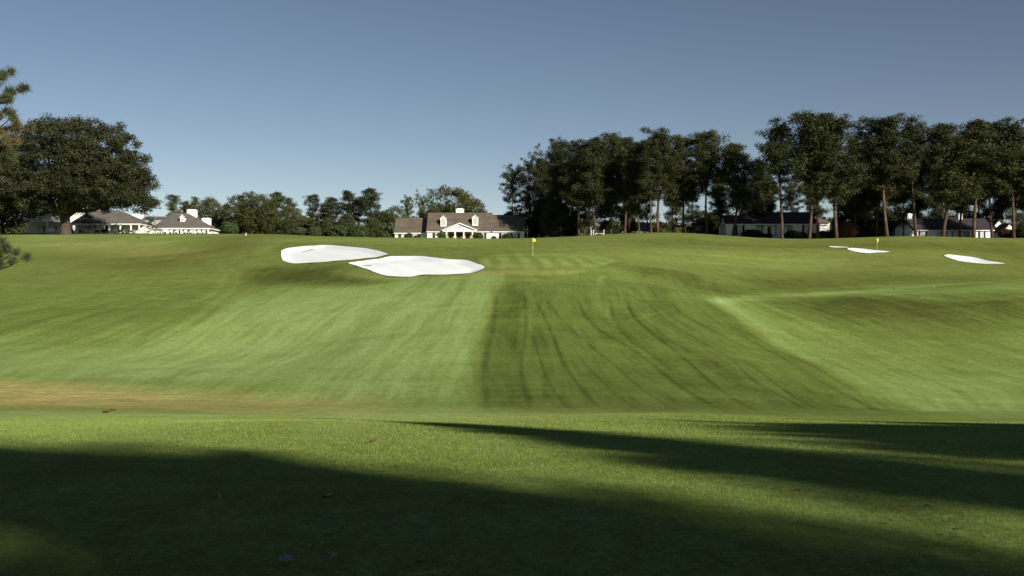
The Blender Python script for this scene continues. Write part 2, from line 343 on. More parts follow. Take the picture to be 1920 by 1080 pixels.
# ------------------------------------------------------------------ the ground: one sheet out to the horizon
fr = np.linspace(-0.54, 0.54, 1000); ex = np.geomspace(0.545, 9.0, 45)
SG = np.concatenate([-ex[::-1], fr, ex])
YG = np.concatenate([-np.geomspace(1, 400, 40)[::-1], np.linspace(-0.8, 4, 12), np.geomspace(4.1, 300, 880), np.geomspace(306, 5000, 45)])
W = wfun(YG); X = SG[None, :]*W[:, None]; Y = np.repeat(YG[:, None], len(SG), 1)
Z = H(X, Y)
xf, yf = X.ravel(), Y.ravel(); foc = (yf > 4) & (yf < 330) & (np.abs(xf) < 0.62*wfun(yf))
fx, fy = xf[foc], yf[foc]
zsub = np.zeros(len(fx))
for P, dep in BUNK:
    k = (fx > P[:,0].min()-2) & (fx < P[:,0].max()+2) & (fy > P[:,1].min()-2) & (fy < P[:,1].max()+2)
    x, y = fx[k], fy[k]; ins = inside(x, y, P); D = segdist(x, y, np.vstack([P, P[:1]]), 3)
    D = np.minimum(D, 3.0)
    zsub[k] -= np.where(ins, np.minimum(D, 1.2)/1.2*dep+0.05, 0)
    zsub[k] += np.where(~ins, 0.02*np.exp(-(D/0.35)**2), 0)
Zf = Z.ravel().copy(); Zf[foc] += zsub
# pattern values
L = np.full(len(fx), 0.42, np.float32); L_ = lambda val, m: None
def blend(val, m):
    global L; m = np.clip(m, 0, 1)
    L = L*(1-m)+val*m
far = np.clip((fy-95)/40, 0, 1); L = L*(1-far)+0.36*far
rg = lambda pl, w: soft(fx, fy, wpoly(pl, 3), w)
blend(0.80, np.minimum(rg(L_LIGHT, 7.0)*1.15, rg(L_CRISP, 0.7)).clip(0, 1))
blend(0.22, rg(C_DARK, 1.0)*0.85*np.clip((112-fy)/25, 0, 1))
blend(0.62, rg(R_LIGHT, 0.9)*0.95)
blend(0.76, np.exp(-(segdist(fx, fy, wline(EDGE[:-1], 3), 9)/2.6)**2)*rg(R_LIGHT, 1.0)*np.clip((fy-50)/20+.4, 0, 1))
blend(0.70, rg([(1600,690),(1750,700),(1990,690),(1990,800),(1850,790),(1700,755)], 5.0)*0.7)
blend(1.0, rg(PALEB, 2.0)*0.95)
Bv = rg(BROWN, 2.2)*np.clip(1.0-(fx-(-20))/22, 0.15, 1)*0.62
Bv = np.maximum(Bv, 0.05*np.clip((fy-100)/40, 0, 1))
# dry tinge on the crest of the right-hand bank and around the bunkers
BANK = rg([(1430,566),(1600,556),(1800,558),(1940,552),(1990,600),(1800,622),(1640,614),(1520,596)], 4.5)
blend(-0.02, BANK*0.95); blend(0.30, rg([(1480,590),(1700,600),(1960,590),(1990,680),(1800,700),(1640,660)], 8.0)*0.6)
Bv = np.maximum(Bv, 0.02*BANK)
Bv = np.maximum(Bv, 0.14*rg([(100,455),(300,452),(420,470),(360,485),(200,482),(60,475)], 6.0))
Bv = np.maximum(Bv, 0.17*rg([(890,508),(960,505),(1090,506),(1060,513),(950,516),(870,522),(700,524),(640,510),(760,521),(850,518)], 1.0))
Gm = rg(GREEN, 0.5)
blend(0.30, np.clip(rg([(880,500),(880,478),(980,469),(1080,470),(1160,480),(1175,490),(1140,502),(1060,508),(980,510),(920,508)], 0.7)-Gm, 0, 1)*0.8)
st = np.sin(fx*2*math.pi/2.2+fy*0.25)
blend(0.52, Gm); L += Gm*0.10*np.tanh(2.5*st)*np.clip(1-np.abs(fy-116)/14, 0, 1)
blend(0.05, rg([(470,508),(520,500),(600,502),(650,515),(700,530),(640,532),(560,530),(490,525)], 3.0)*1.3)  # shaded side of the mound, darkened in the turf colour
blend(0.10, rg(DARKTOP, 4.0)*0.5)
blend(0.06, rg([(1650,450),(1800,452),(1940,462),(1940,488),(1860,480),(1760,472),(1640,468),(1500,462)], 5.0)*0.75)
blend(0.12, rg([(1400,520),(1600,512),(1740,515),(1900,520),(1700,532),(1540,545),(1390,554),(1340,548)], 3.0)*0.85)
blend(0.62, rg([(1090,478),(1200,462),(1400,470),(1600,490),(1400,508),(1250,500)], 7.0)*0.5)
blend(0.12, rg([(1160,498),(1240,503),(1330,522),(1370,548),(1280,535),(1200,515)], 2.0))
blend(0.66, rg([(0,440),(400,440),(430,452),(250,466),(0,470)], 8.0)*0.7)
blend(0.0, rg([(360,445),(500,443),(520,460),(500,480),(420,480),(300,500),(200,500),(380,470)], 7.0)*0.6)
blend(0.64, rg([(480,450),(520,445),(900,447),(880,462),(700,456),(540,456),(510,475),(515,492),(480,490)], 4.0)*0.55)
S_ = np.zeros(len(fx), np.float32)
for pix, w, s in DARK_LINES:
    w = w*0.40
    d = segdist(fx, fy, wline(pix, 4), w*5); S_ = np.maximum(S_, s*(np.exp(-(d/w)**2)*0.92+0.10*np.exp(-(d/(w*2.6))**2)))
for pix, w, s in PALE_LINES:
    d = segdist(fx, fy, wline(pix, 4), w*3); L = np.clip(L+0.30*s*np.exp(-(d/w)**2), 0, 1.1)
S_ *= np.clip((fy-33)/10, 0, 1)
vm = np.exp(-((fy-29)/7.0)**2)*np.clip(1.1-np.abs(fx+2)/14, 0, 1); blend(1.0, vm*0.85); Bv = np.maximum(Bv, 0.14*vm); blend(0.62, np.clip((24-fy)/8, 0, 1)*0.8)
# a coordinate that runs across the mowing lines (metres), so fine streaks can follow them
GUIDES = [[(-900,760),(-500,700),(0,610),(300,540)],[(-250,760),(60,660),(250,600),(420,530)],[(100,760),(260,690),(430,610),(600,530)],[(420,765),(560,680),(680,600),(790,530)],[(700,770),(760,700),(840,600),(880,530)],
 [(885,775),(887,700),(898,650),(918,600),(932,560),(937,525)],[(1062,770),(1025,673),(1010,600),(1016,573),(1012,525)],[(1125,770),(1075,690),(1050,620),(1037,570),(1025,530)],
 [(1275,772),(1241,747),(1207,722),(1164,692),(1133,640),(1104,602),(1087,565),(1080,530)],[(1442,780),(1390,747),(1330,722),(1296,700),(1258,679),(1211,649),(1173,619),(1151,594),(1147,570),(1145,535)],
 [(1570,775),(1467,730),(1425,701),(1382,673),(1331,649),(1288,619),(1241,594),(1213,572),(1195,540)],[(1911,800),(1741,774),(1638,734),(1561,690),(1467,648),(1390,598),(1339,564),(1310,535)],[(2300,800),(2000,735),(1800,680),(1650,630),(1520,585),(1440,562),(1420,535)]]
XG, c0 = [], [0.0]
for g in GUIDES:
    q = np.array([hit(u, v) if v > 0 else 0 for u, v in g]); q = q[np.argsort(q[:, 1])]; XG.append(np.interp(fy, q[:, 1], q[:, 0]))
    if len(XG) > 1: c0.append(c0[-1]+float(np.mean((XG[-1]-XG[-2])[(fy > 60) & (fy < 90)])))
cc_ = c0[0]+(fx-XG[0])
for k in range(len(XG)-1):
    a, b = XG[k], XG[k+1]; m_ = fx >= a; cc_ = np.where(m_, c0[k]+(fx-a)/np.maximum(b-a, .5)*(c0[k+1]-c0[k]), cc_)
cc_ = np.where(fx > XG[-1], c0[-1]+fx-XG[-1], cc_)
full = lambda a, base: (lambda q: (q.__setitem__(foc, a), q)[1])(np.full(len(xf), base, np.float32))
nr, nc = Y.shape; idx = np.arange(nr*nc).reshape(nr, nc)
Fq = np.stack([idx[:-1, :-1], idx[:-1, 1:], idx[1:, 1:], idx[1:, :-1]], -1).reshape(-1, 4)
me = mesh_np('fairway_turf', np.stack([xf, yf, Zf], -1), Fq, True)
fattr(me, 'mow_shade', full(L, 0.4)); fattr(me, 'dry', full(Bv, 0.0)); fattr(me, 'track', full(S_, 0.0)); fattr(me, 'lane', full(cc_, 0.0)); fattr(me, 'lanes', full(np.clip((fy-34)/10, 0, 1)*np.clip((118-fy)/20, 0, 1), 0.0))

m, n, l, p = mat_new('turf', 1.0, 0.02); geo = N(n, 'ShaderNodeNewGeometry'); pos = geo.outputs['Position']
A = lambda k: N(n, 'ShaderNodeAttribute', attribute_name=k).outputs['Fac']
n_big = noise(n, l, pos, 0.06, 4); n_mid = noise(n, l, pos, 0.5, 5, 0.6); n_str = noise(n, l, pos, 0.9, 4, 0.6, (1, 0.16, 1))
n_str2 = noise(n, l, pos, 0.5, 4, 0.6, (0.16, 1, 1)); n_fine = noise(n, l, pos, 9.0, 6, 0.75); n_blade = noise(n, l, pos, 70.0, 4, 0.8)
t = mth(n, l, 'ADD', A('mow_shade'), mth(n, l, 'MULTIPLY', mth(n, l, 'SUBTRACT', n_big, 0.5), 0.35))
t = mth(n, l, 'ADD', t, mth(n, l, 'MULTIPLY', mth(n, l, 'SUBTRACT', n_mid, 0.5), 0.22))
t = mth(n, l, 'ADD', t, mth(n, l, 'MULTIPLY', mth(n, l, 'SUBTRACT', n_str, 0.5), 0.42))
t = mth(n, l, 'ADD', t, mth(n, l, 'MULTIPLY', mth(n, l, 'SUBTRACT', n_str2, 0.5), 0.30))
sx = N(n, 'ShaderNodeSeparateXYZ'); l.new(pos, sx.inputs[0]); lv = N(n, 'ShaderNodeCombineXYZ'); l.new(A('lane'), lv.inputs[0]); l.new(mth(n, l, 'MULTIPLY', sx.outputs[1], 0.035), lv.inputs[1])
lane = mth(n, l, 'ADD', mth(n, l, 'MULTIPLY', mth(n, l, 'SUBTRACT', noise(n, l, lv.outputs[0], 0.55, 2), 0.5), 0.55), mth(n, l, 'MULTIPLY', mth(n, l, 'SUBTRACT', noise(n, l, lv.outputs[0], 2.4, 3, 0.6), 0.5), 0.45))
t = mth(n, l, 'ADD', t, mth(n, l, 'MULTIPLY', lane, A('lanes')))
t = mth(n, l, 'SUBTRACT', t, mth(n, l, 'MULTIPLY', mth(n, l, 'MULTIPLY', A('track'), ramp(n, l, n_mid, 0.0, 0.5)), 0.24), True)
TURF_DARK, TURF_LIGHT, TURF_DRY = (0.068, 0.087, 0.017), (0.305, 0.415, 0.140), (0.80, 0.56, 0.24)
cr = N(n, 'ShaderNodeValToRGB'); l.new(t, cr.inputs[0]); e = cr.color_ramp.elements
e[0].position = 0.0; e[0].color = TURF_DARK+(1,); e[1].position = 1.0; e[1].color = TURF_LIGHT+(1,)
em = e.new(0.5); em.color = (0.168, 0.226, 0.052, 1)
dry = mth(n, l, 'MULTIPLY', A('dry'), ramp(n, l, noise(n, l, pos, 1.6, 6, 0.7, (0.5, 1, 1)), 0.25, 0.62), True)
c = mixc(n, l, dry, cr.outputs[0], TURF_DRY)
# straw coloured clippings lying in short streaks
straw = mth(n, l, 'MULTIPLY', ramp(n, l, noise(n, l, pos, 3.2, 5, 0.7, (0.45, 1.6, 1)), 0.62, 0.70), ramp(n, l, noise(n, l, pos, 0.3, 2), 0.40, 0.62))
c = mixc(n, l, mth(n, l, 'MULTIPLY', straw, 0.65), c, (0.50, 0.42, 0.17))
c = mixc(n, l, mth(n, l, 'MULTIPLY', ramp(n, l, noise(n, l, pos, 5.0, 5, 0.7), 0.70, 0.78), 0.6), c, (0.10, 0.055, 0.03))
n_g = ramp(n, l, noise(n, l, pos, 3.0, 3, 0.8, (1.4, 0.7, 1)), 0.30, 0.70); n_f = ramp(n, l, noise(n, l, pos, 14.0, 3, 0.8), 0.30, 0.70)
g1 = mth(n, l, 'MULTIPLY', mth(n, l, 'ADD', 0.80, mth(n, l, 'MULTIPLY', n_g, 0.40)), mth(n, l, 'ADD', 0.66, mth(n, l, 'MULTIPLY', n_f, 0.68)))
g2 = mth(n, l, 'ADD', 0.5, n_blade)
gg = mth(n, l, 'MULTIPLY', g1, g2); cv = N(n, 'ShaderNodeCombineColor'); [l.new(gg, cv.inputs[i]) for i in range(3)]
c = mixc(n, l, 1.0, c, cv.outputs[0], 'MULTIPLY')
l.new(c, p.inputs['Base Color'])
bp = N(n, 'ShaderNodeBump', i_Strength=0.5, i_Distance=0.02); l.new(mth(n, l, 'ADD', n_blade, mth(n, l, 'MULTIPLY', n_fine, 1.5)), bp.inputs['Height']); l.new(bp.outputs[0], p.inputs['Normal'])
M['turf'] = m
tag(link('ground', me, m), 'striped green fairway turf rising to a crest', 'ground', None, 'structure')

# sand
m, n, l, p = mat_new('white_sand', 0.95, 0.1); tc = N(n, 'ShaderNodeTexCoord')
f1 = noise(n, l, tc.outputs['Object'], 0.5, 6, 0.6); f2 = noise(n, l, tc.outputs['Object'], 3.0, 4, 0.6, (1, 0.4, 1))
cc = mixc(n, l, ramp(n, l, f1, 0.3, 0.7), (0.82, 0.87, 0.87), (0.88, 0.92, 0.92))
cc = mixc(n, l, mth(n, l, 'MULTIPLY', ramp(n, l, f2, 0.45, 0.8), 0.5), cc, (0.74, 0.78, 0.77)); l.new(cc, p.inputs['Base Color'])
bp = N(n, 'ShaderNodeBump', i_Strength=0.35, i_Distance=0.05); l.new(f2, bp.inputs['Height']); l.new(bp.outputs[0], p.inputs['Normal']); M['sand'] = m
SANDLAB = ['white sand bunker with pointed right end, upper of the left pair', 'larger white sand bunker below it, pointed at its left end',
           'white sand bunker under the right-hand flag', 'white sand bunker at the far right of the slope', 'thin sliver of sand left of the right-hand flag bunker']
for (P, dep), lab in zip(BUNK, SANDLAB):
    x0, x1, y0, y1 = P[:,0].min(), P[:,0].max(), P[:,1].min(), P[:,1].max(); c0 = P.mean(0); rings = []
    for s in np.linspace(0, 1, 26)[1:]:
        Q = c0+(P-c0)*s; rings.append(Q)
    V = np.vstack([c0[None]]+rings); D = np.minimum(segdist(V[:,0], V[:,1], np.vstack([P, P[:1]]), 5), 5)
    ondge = np.zeros(len(V), bool); ondge[-len(P):] = True
    zz = H(V[:,0], V[:,1])-np.minimum(D, 1.2)/1.2*dep+0.035+0.02*np.sin(V[:,0]*2.1+V[:,1])
    nP = len(P); tri = [[0, 1+i, 1+(i+1) % nP, 1+(i+1) % nP] for i in range(nP)]
    fs = [(0, 1+i, 1+(i+1) % nP) for i in range(nP)]
    for r in range(len(rings)-1):
        a = 1+r*nP; b = a+nP
        fs += [(a+i, b+i, b+(i+1) % nP, a+(i+1) % nP) for i in range(nP)]
    mb = MB(); mb.raw([(a, b, c) for a, b, c in zip(V[:,0], V[:,1], zz)], fs)
    o = mb.build('sand_bunker', M['sand'], None, True); tag(o, lab, 'sand bunker', None, 'structure')
    # the cut turf lip standing round the back of the sand
    far_ = [i for i in range(nP) if P[i,1] > c0[1]-0.15*(y1-y0)]
    mb = MB(); rr = np.random.default_rng(int(abs(x0)*10)); lip = []
    start = max(range(nP), key=lambda i: (i in far_) and ((i-1) % nP not in far_)) if len(far_) < nP else 0
    seq = []; i = start
    while i in far_ and len(seq) < nP: seq.append(i); i = (i+1) % nP
    if len(seq) > 2:
        Lp = np.vstack([P[seq]]); vv = []
        for q in range(len(Lp)-1):
            for t_ in np.arange(5)/5: vv.append(Lp[q]*(1-t_)+Lp[q+1]*t_)
        vv = np.array(vv); zb = H(vv[:,0], vv[:,1]); hh = (0.04+0.07*rr.random(len(vv)))*np.minimum(1, np.minimum(np.arange(len(vv)), np.arange(len(vv))[::-1])/6+0.1)
        pts = []
        for (a, b), z_, h_ in zip(vv, zb, hh): pts += [(a, b-0.02, z_-0.1), (a, b, z_+h_), (a, b+0.5, z_+0.02)]
        fs = []
        for q in range(len(vv)-1): fs += [(q*3, q*3+3, q*3+4, q*3+1), (q*3+1, q*3+4, q*3+5, q*3+2)]
        mb.raw(pts, fs); o = mb.build('turf_lip', None); tag(o, 'ragged turf lip along the back edge of the '+lab, 'turf edge', None, 'structure')
        o.data.materials.append(paint('dry_turf_lip', (0.22, 0.18, 0.09), 0.3, 3.0, 0.95))
# ------------------------------------------------------------------ trees
def leafcloud(cent, nrm, size, tone, aspect=0.5, rng=RNG, jit=0.6):
    """one kinked leaf (two triangles) per centre"""
    n_ = len(cent); nn = nrm+rng.normal(0, jit, (n_, 3)); nn /= np.linalg.norm(nn, axis=1)[:, None]+1e-9
    r = rng.normal(0, 1, (n_, 3)); t1 = np.cross(nn, r); t1 /= np.linalg.norm(t1, axis=1)[:, None]+1e-9; t2 = np.cross(nn, t1)
    s = (size*(0.7+0.6*rng.random(n_)))[:, None]
    v = np.stack([cent-t1*s*.5, cent+t2*s*aspect*.5, cent+t1*s*.5, cent-t2*s*aspect*.5], 1).reshape(-1, 3)
    return v, np.arange(n_*4).reshape(-1, 4), np.repeat(tone, 4)
def clumps_to_mesh(name, clumps, leaf=0.34, dens=60, aspect=0.5, rng=RNG, tone_amp=0.5, jit=0.6):
    C_, Nn, T = [], [], []
    for (cx, cy, cz, rx, rz) in clumps:
        k = max(12, int(dens*rx*(rx+rz)*0.5*2)); d = rng.normal(0, 1, (k, 3)); d /= np.linalg.norm(d, axis=1)[:, None]
        rad = rng.random(k)**0.35; rad *= 1+0.18*rng.normal(0, 1, k)
        C_.append(np.array([cx, cy, cz])+d*rad[:, None]*np.array([rx, rx, rz])); nv = d/np.array([rx, rx, rz])*rx; nv[:, 2] += 0.25; Nn.append(nv)
        T.append(np.full(k, np.clip(0.5+tone_amp*(rng.random()-0.5)+0, 0, 1))+0.25*(rng.random(k)-0.5))
    v, f, t = leafcloud(np.vstack(C_), np.vstack(Nn), leaf, np.concatenate(T), aspect, rng, jit)
    me = mesh_np(name, v, f); fattr(me, 'tone', t); return me
def wood_mesh(name, tubes):
    mb = MB()
    for pts, rad, n_ in tubes: mb.tube(pts, rad, n_)
    me = bpy.data.meshes.new(name); me.from_pydata([tuple(map(float, q)) for q in mb.v], [], mb.f); me.update()
    me.polygons.foreach_set('use_smooth', [True]*len(me.polygons)); return me
def pine_proto(seed, Ht=22., bare=0.48, wmax=4.2, nl=30, leaf=0.38, shape='round', dens=50, csize=1.45):
    rng = np.random.default_rng(seed); tubes = []; cl = []
    bx, by = rng.normal(0, .35, 2); sx, sy = rng.normal(0, .25, 2)
    tr = lambda t: np.array([bx*t+sx*math.sin(t*5+seed), by*t+sy*math.sin(t*4+2*seed), Ht*t])
    ts = np.linspace(0, 0.985, 14); r0 = 0.0120*Ht
    tubes.append(([tr(t)-(np.array([0, 0, 0.5]) if t == 0 else 0) for t in ts], [r0*(1.25 if t == 0 else 1)*(1-0.86*t**1.25) for t in ts], 9))
    for i in range(nl):
        q = (i+rng.random()*0.8)/nl; t = bare+(0.975-bare)*q; a = i*2.4+rng.random()*1.2; c = math.cos(a); s = math.sin(a)
        if shape == 'round': R = wmax*(1-.75*max(0, q-.45)**1.25*1.9)*(.72+.28*math.sin(q*9+seed))
        elif shape == 'flat': R = wmax*(0.35+0.75*q)*(1 if q < .85 else .6)
        else: R = wmax*(1-q)**0.7*1.05+0.6
        R *= rng.uniform(0.50, 1.15)
        if q < 0.32 and rng.random() < 0.42: continue
        up = rng.uniform(0.02, 0.40)+0.55*q; base = tr(t)
        tip = base+np.array([c*R, s*R, R*up]); mid = (base+tip)/2+np.array([0, 0, R*rng.uniform(-.10, .08)])
        rr = r0*(1-0.86*t**1.25)*0.38+0.015
        tubes.append(([base, mid, tip], [rr, rr*.6, rr*.2], 5))
        nc = 2+int(R > 2)+int(R > 3.2)
        for k in range(nc):
            w = 1-k*0.27*rng.uniform(.8, 1.2); pc = base+(tip-base)*w+rng.normal(0, .35, 3)*np.array([1, 1, .45])
            rad = csize*rng.uniform(.65, 1.15)*(0.8 if q > .85 else 1)
            cl.append((pc[0], pc[1], pc[2]+.15, rad, rad*rng.uniform(.52, .82)))
            if rng.random() < .75:
                o_ = rng.normal(0, 1, 3)*np.array([1, 1, .35])*rad*.95
                cl.append((pc[0]+o_[0], pc[1]+o_[1], pc[2]+.2+o_[2], rad*.65, rad*.5))
    tp = tr(0.99)
    for k in range(5): cl.append((tp[0]+rng.normal(0, .45), tp[1]+rng.normal(0, .45), tp[2]-rng.random()*1.6, csize*.8, csize*.62))
    return clumps_to_mesh('needles', cl, leaf, dens, 0.42, rng), wood_mesh('trunk', tubes)
def round_proto(seed, Ht, wr, lo=0.12, nc=90, leaf=0.4, dens=42, tr_r=0.3, rc=(.8, 1.7), fork=0.3, squash=1.0, power=2.0):
    """broad crown: clumps over the outside of a lumpy dome with some within, limbs reaching out to them"""
    rng = np.random.default_rng(seed); cl = []; tubes = []
    zc = Ht*(lo+(1-lo)*.42)
    tubes.append(([(0, 0, -.6), (0.05, 0, Ht*fork*.5), (rng.normal(0, .2), rng.normal(0, .2), Ht*fork), (0, 0, Ht*.6)], [tr_r*1.4, tr_r, tr_r*.85, tr_r*.25], 10))
    lob = rng.normal(0, 1, (7, 3)); lob /= np.linalg.norm(lob, axis=1)[:, None]
    for i in range(nc):
        g = (i+.5)/nc; th = i*2.39996; ph = math.acos(1-2*g); d = np.array([math.cos(th)*math.sin(ph), math.sin(th)*math.sin(ph), math.cos(ph)])
        ir = 1.0 if rng.random() < .72 else rng.uniform(.3, .8)
        ls = 1+0.16*max((lob@d).max()-.6, 0)*2.0-0.06*rng.random()
        r = rng.uniform(*rc)*(Ht/12)**.35
        up_ = (Ht-zc-r*.6); dn = (zc-Ht*lo-r*.5)
        e = 1/(abs(d[0])**power+abs(d[1])**power+abs(d[2])**power)**(1/power)
        q = d*e*np.array([(wr-r*.7)*squash, (wr-r*.7), up_ if d[2] > 0 else dn])*ls*ir; q[2] += zc
        q[2] = max(q[2], Ht*lo*.5+r*.4)
        cl.append((q[0], q[1], q[2], r, r*.72))
        if i % 3 == 0 and ir == 1.0:
            b = np.array([0, 0, Ht*(fork+(.5-fork)*rng.random())]); tubes.append(([b, (b+q)/2+np.array([0, 0, -.03*Ht]), q], [tr_r*.4, tr_r*.22, tr_r*.06], 5))
    return clumps_to_mesh('leaves', cl, leaf, dens, .6, rng, 0.55), wood_mesh('trunk', tubes)
PR = {}
for i in range(5): PR['tall%d' % i] = pine_proto(11+i, 22, (.32, .27, .38, .30, .35)[i], (5.2, 4.7, 5.6, 4.5, 5.0)[i], 54)
for i in range(4): PR['full%d' % i] = pine_proto(31+i, 22, (.14, .18, .10, .22)[i], (5.6, 5.2, 6.0, 5.2)[i], 66, shape='round', dens=48, csize=1.5)
for i in range(3): PR['slim%d' % i] = pine_proto(51+i, 14, (.12, .18, .10)[i], (3.0, 2.8, 3.3)[i], 46, shape='round', csize=1.05, leaf=.32, dens=62)
for i in range(2): PR['open%d' % i] = pine_proto(61+i, 20, (.30, .25)[i], 5.0, 34, shape='flat', csize=1.2)
for i in range(4): PR['dome%d' % i] = round_proto(71+i, 12, (5.5, 5., 6., 4.6)[i], .06, 110, .38, 44, .28)
PR['bush0'] = round_proto(81, 2.0, 1.3, .0, 44, .17, 620, .05, (.75, 1.05)); PR['bush1'] = round_proto(82, 2.0, 1.5, .0, 50, .17, 620, .05, (.7, 1.0))
PR['cone0'] = pine_proto(91, 4.6, .06, 1.25, 30, leaf=.16, shape='cone', dens=170, csize=.5)
def tree(name, proto, u, v_top, d, label, cat='tree', group=None, mat='pine', bark_='pine_bark', wx=1.0, rot=None, base=None, xyz=None):
    me_l, me_w = PR[proto]; x = at(u, d); z0 = float(H(x, d)) if base is None else base
    Ht = {'t': 22., 'f': 22., 's': 14., 'o': 20., 'd': 12., 'b': 2., 'c': 4.6}[proto[0]]
    sc = (zat(v_top, d)-z0)/Ht
    rt = random.random()*6.28 if rot is None else rot
    t_ = empty(name, (x, d, z0), rt, label, cat, group); t_.scale = (sc*wx, sc*wx, sc)
    if not len(me_l.materials): me_l.materials.append(None); me_w.materials.append(None)
    a = link('crown', me_l, None, t_); b = link('trunk', me_w, None, t_)
    for o, mm in ((a, mat), (b, bark_)): o.material_slots[0].link = 'OBJECT'; o.material_slots[0].material = M[mm]
    return t_

G1 = 'pines of the tall grove right of the central house'
grove = [  # u, v_top, distance, proto, width, label
 (961,320,248,'open0',.85,'pale open-crowned pine at the left end of the grove, leaning over the house roof'),
 (992,303,246,'open1',.8,'thin spreading pine just right of the grove\'s leftmost tree'),
 (1020,300,242,'full2',.85,'dark pine sloping up from the left end of the grove'),
 (1050,269,228,'full0',.8,'tall dark full pine at the left shoulder of the grove'),
 (1085,271,219,'tall1',1.0,'pine with a bare pale leaning trunk, leftmost clear trunk of the grove'),
 (1114,260,215,'tall3',1.1,'pine with a bare straight trunk beside the low white bench'),
 (1146,255,220,'full1',.8,'tall full pine behind the white bench, left half of the grove'),
 (1172,261,226,'tall4',1.1,'narrow pine behind the white bench, right of the tall full one'),
 (1197,271,216,'full3',.8,'lower pine in the dip of the grove\'s skyline'),
 (1222,268,207,'tall2',.9,'slender pine trunk close left of the grove\'s highest pine'),
 (1236,249,209,'tall0',1.25,'highest pine of the grove with a dense broad top'),
 (1281,260,224,'tall1',1.1,'thin open-topped pine right of the highest grove pine'),
 (1326,253,222,'tall2',1.0,'lacy tall pine with thin crown in the right half of the grove'),
 (1378,272,220,'tall3',1.25,'rounded open pine with a reddish trunk above the white cottage\'s left end'),
 (1421,311,236,'full2',.75,'shorter pine between the grove and the right-hand row'),
]
for u, v, d, p_, w, lab in grove: tree('pine_tree', p_, u, v, d, lab, 'pine tree', G1, 'pine', 'pine_bark', w)
G1b = 'background pines filling the grove'
for k, (u, v, d, p_) in enumerate([(1035,315,243,'full1'),(1072,302,246,'full3'),(1105,292,240,'full0'),(1135,300,250,'full2'),(1180,305,246,'full1'),(1215,300,250,'full3'),(1260,292,243,'full2'),(1300,318,250,'open1'),(1350,322,246,'full1'),(1400,345,250,'full0')]):
    tree('pine_tree', p_, u, v, d, ['dark pine in the back rank of the grove, at its left end', 'dark pine behind the leftmost clear trunk of the grove', 'dark pine behind the trunk beside the white bench', 'dark low-crowned pine behind the white bench', 'dark back-rank pine under the dip of the grove skyline', 'dark back-rank pine left of the grove\'s highest pine', 'dark back-rank pine right of the grove\'s highest pine', 'thin back-rank pine behind the lacy tall pine\'s left side', 'back-rank pine between the lacy pine and the rounded open pine', 'low back-rank pine above the gable of the white cottage'][k], 'pine tree', G1b, 'pine', 'pine_bark', .9)
# dark undergrowth trees at the grove's foot
for k, (u, v, d, w, p_) in enumerate([(1008,368,236,1.1,'dome2'),(1040,376,226,.9,'dome0'),(1068,392,232,.9,'dome1'),(1180,402,255,1.0,'dome3'),(1310,392,238,1.1,'dome2'),(1335,398,244,1.0,'dome0'),(955,398,252,.8,'dome1')]):
    tree('evergreen_tree', p_, u, v, d, ['dark evergreen at the grove\'s foot, right of the house wing', 'dark evergreen under the left shoulder of the grove', 'dark evergreen behind the leftmost clear trunk', 'small dark evergreen left of the grey shed behind the grove', 'dark broad evergreen left of the white cottage', 'dark evergreen touching the white cottage\'s left gable', 'rounded evergreen rising just behind the house\'s right wing'][k], 'evergreen tree', 'evergreens at the foot of the grove', 'oak', 'oak_bark', w)

G2 = 'tall pines of the right-hand row'
row = [
 (1463,234,206,'tall0',1.0,'tall pine standing before the middle of the white cottage'),
 (1516,220,204,'tall2',1.0,'highest right-hand pine, open crown, dark trunk before the cottage\'s right end'),
 (1533,236,206,'tall4',.8,'slim pine with straight trunk close right of the open-crowned one'),
 (1566,225,203,'tall1',1.15,'pine with bare pale trunk right of the white cottage'),
 (1604,258,222,'full3',.7,'lower pine behind and right of the bare pale trunk'),
 (1621,276,228,'tall3',.85,'thin-trunked pine rising behind the russet shrub'),
 (1644,262,222,'tall4',.85,'thin-trunked pine above the right-hand flag'),
 (1664,227,205,'tall2',1.15,'broad-crowned pine with a straight trunk left of the far-right cottage'),
 (1694,300,224,'slim0',.8,'small thin pine in front of the far-right cottage\'s gable'),
 (1715,231,207,'tall0',.95,'pine before the far-right cottage\'s left chimney'),
 (1773,236,206,'tall3',1.2,'pine with twin-looking pale trunk before the far-right cottage\'s porch'),
 (1801,262,226,'tall1',.9,'thin dark pine beside the porch post of the far-right cottage'),
 (1827,230,207,'tall4',1.1,'dense-topped pine before the right part of the far-right cottage'),
 (1861,237,210,'tall2',.9,'pine with dark trunk at the far-right cottage\'s corner'),
 (1897,233,206,'tall0',1.05,'last whole pine at the right, before the small white gable'),
 (1935,246,212,'tall1',1.1,'pine half cut by the right edge of the picture'),
]
for u, v, d, p_, w, lab in row: tree('pine_tree', p_, u, v, d, lab, 'pine tree', G2, 'pine', 'pine_bark', w*1.14)
LB = ['low pine behind the white cottage\'s left roof','low pine behind the white cottage\'s middle','low pine behind the white cottage\'s right chimney','dark evergreen pine right behind the white cottage','dark pine behind the russet shrub','back-rank pine between russet shrub and flag','back-rank pine left of the far-right gable','back-rank pine over the far-right cottage\'s left chimney','back-rank pine over the middle of the far-right cottage','back-rank pine over the far-right cottage\'s porch','back-rank pine over the far-right chimney','back-rank pine behind the small white gable','back-rank pine at the picture\'s right edge']
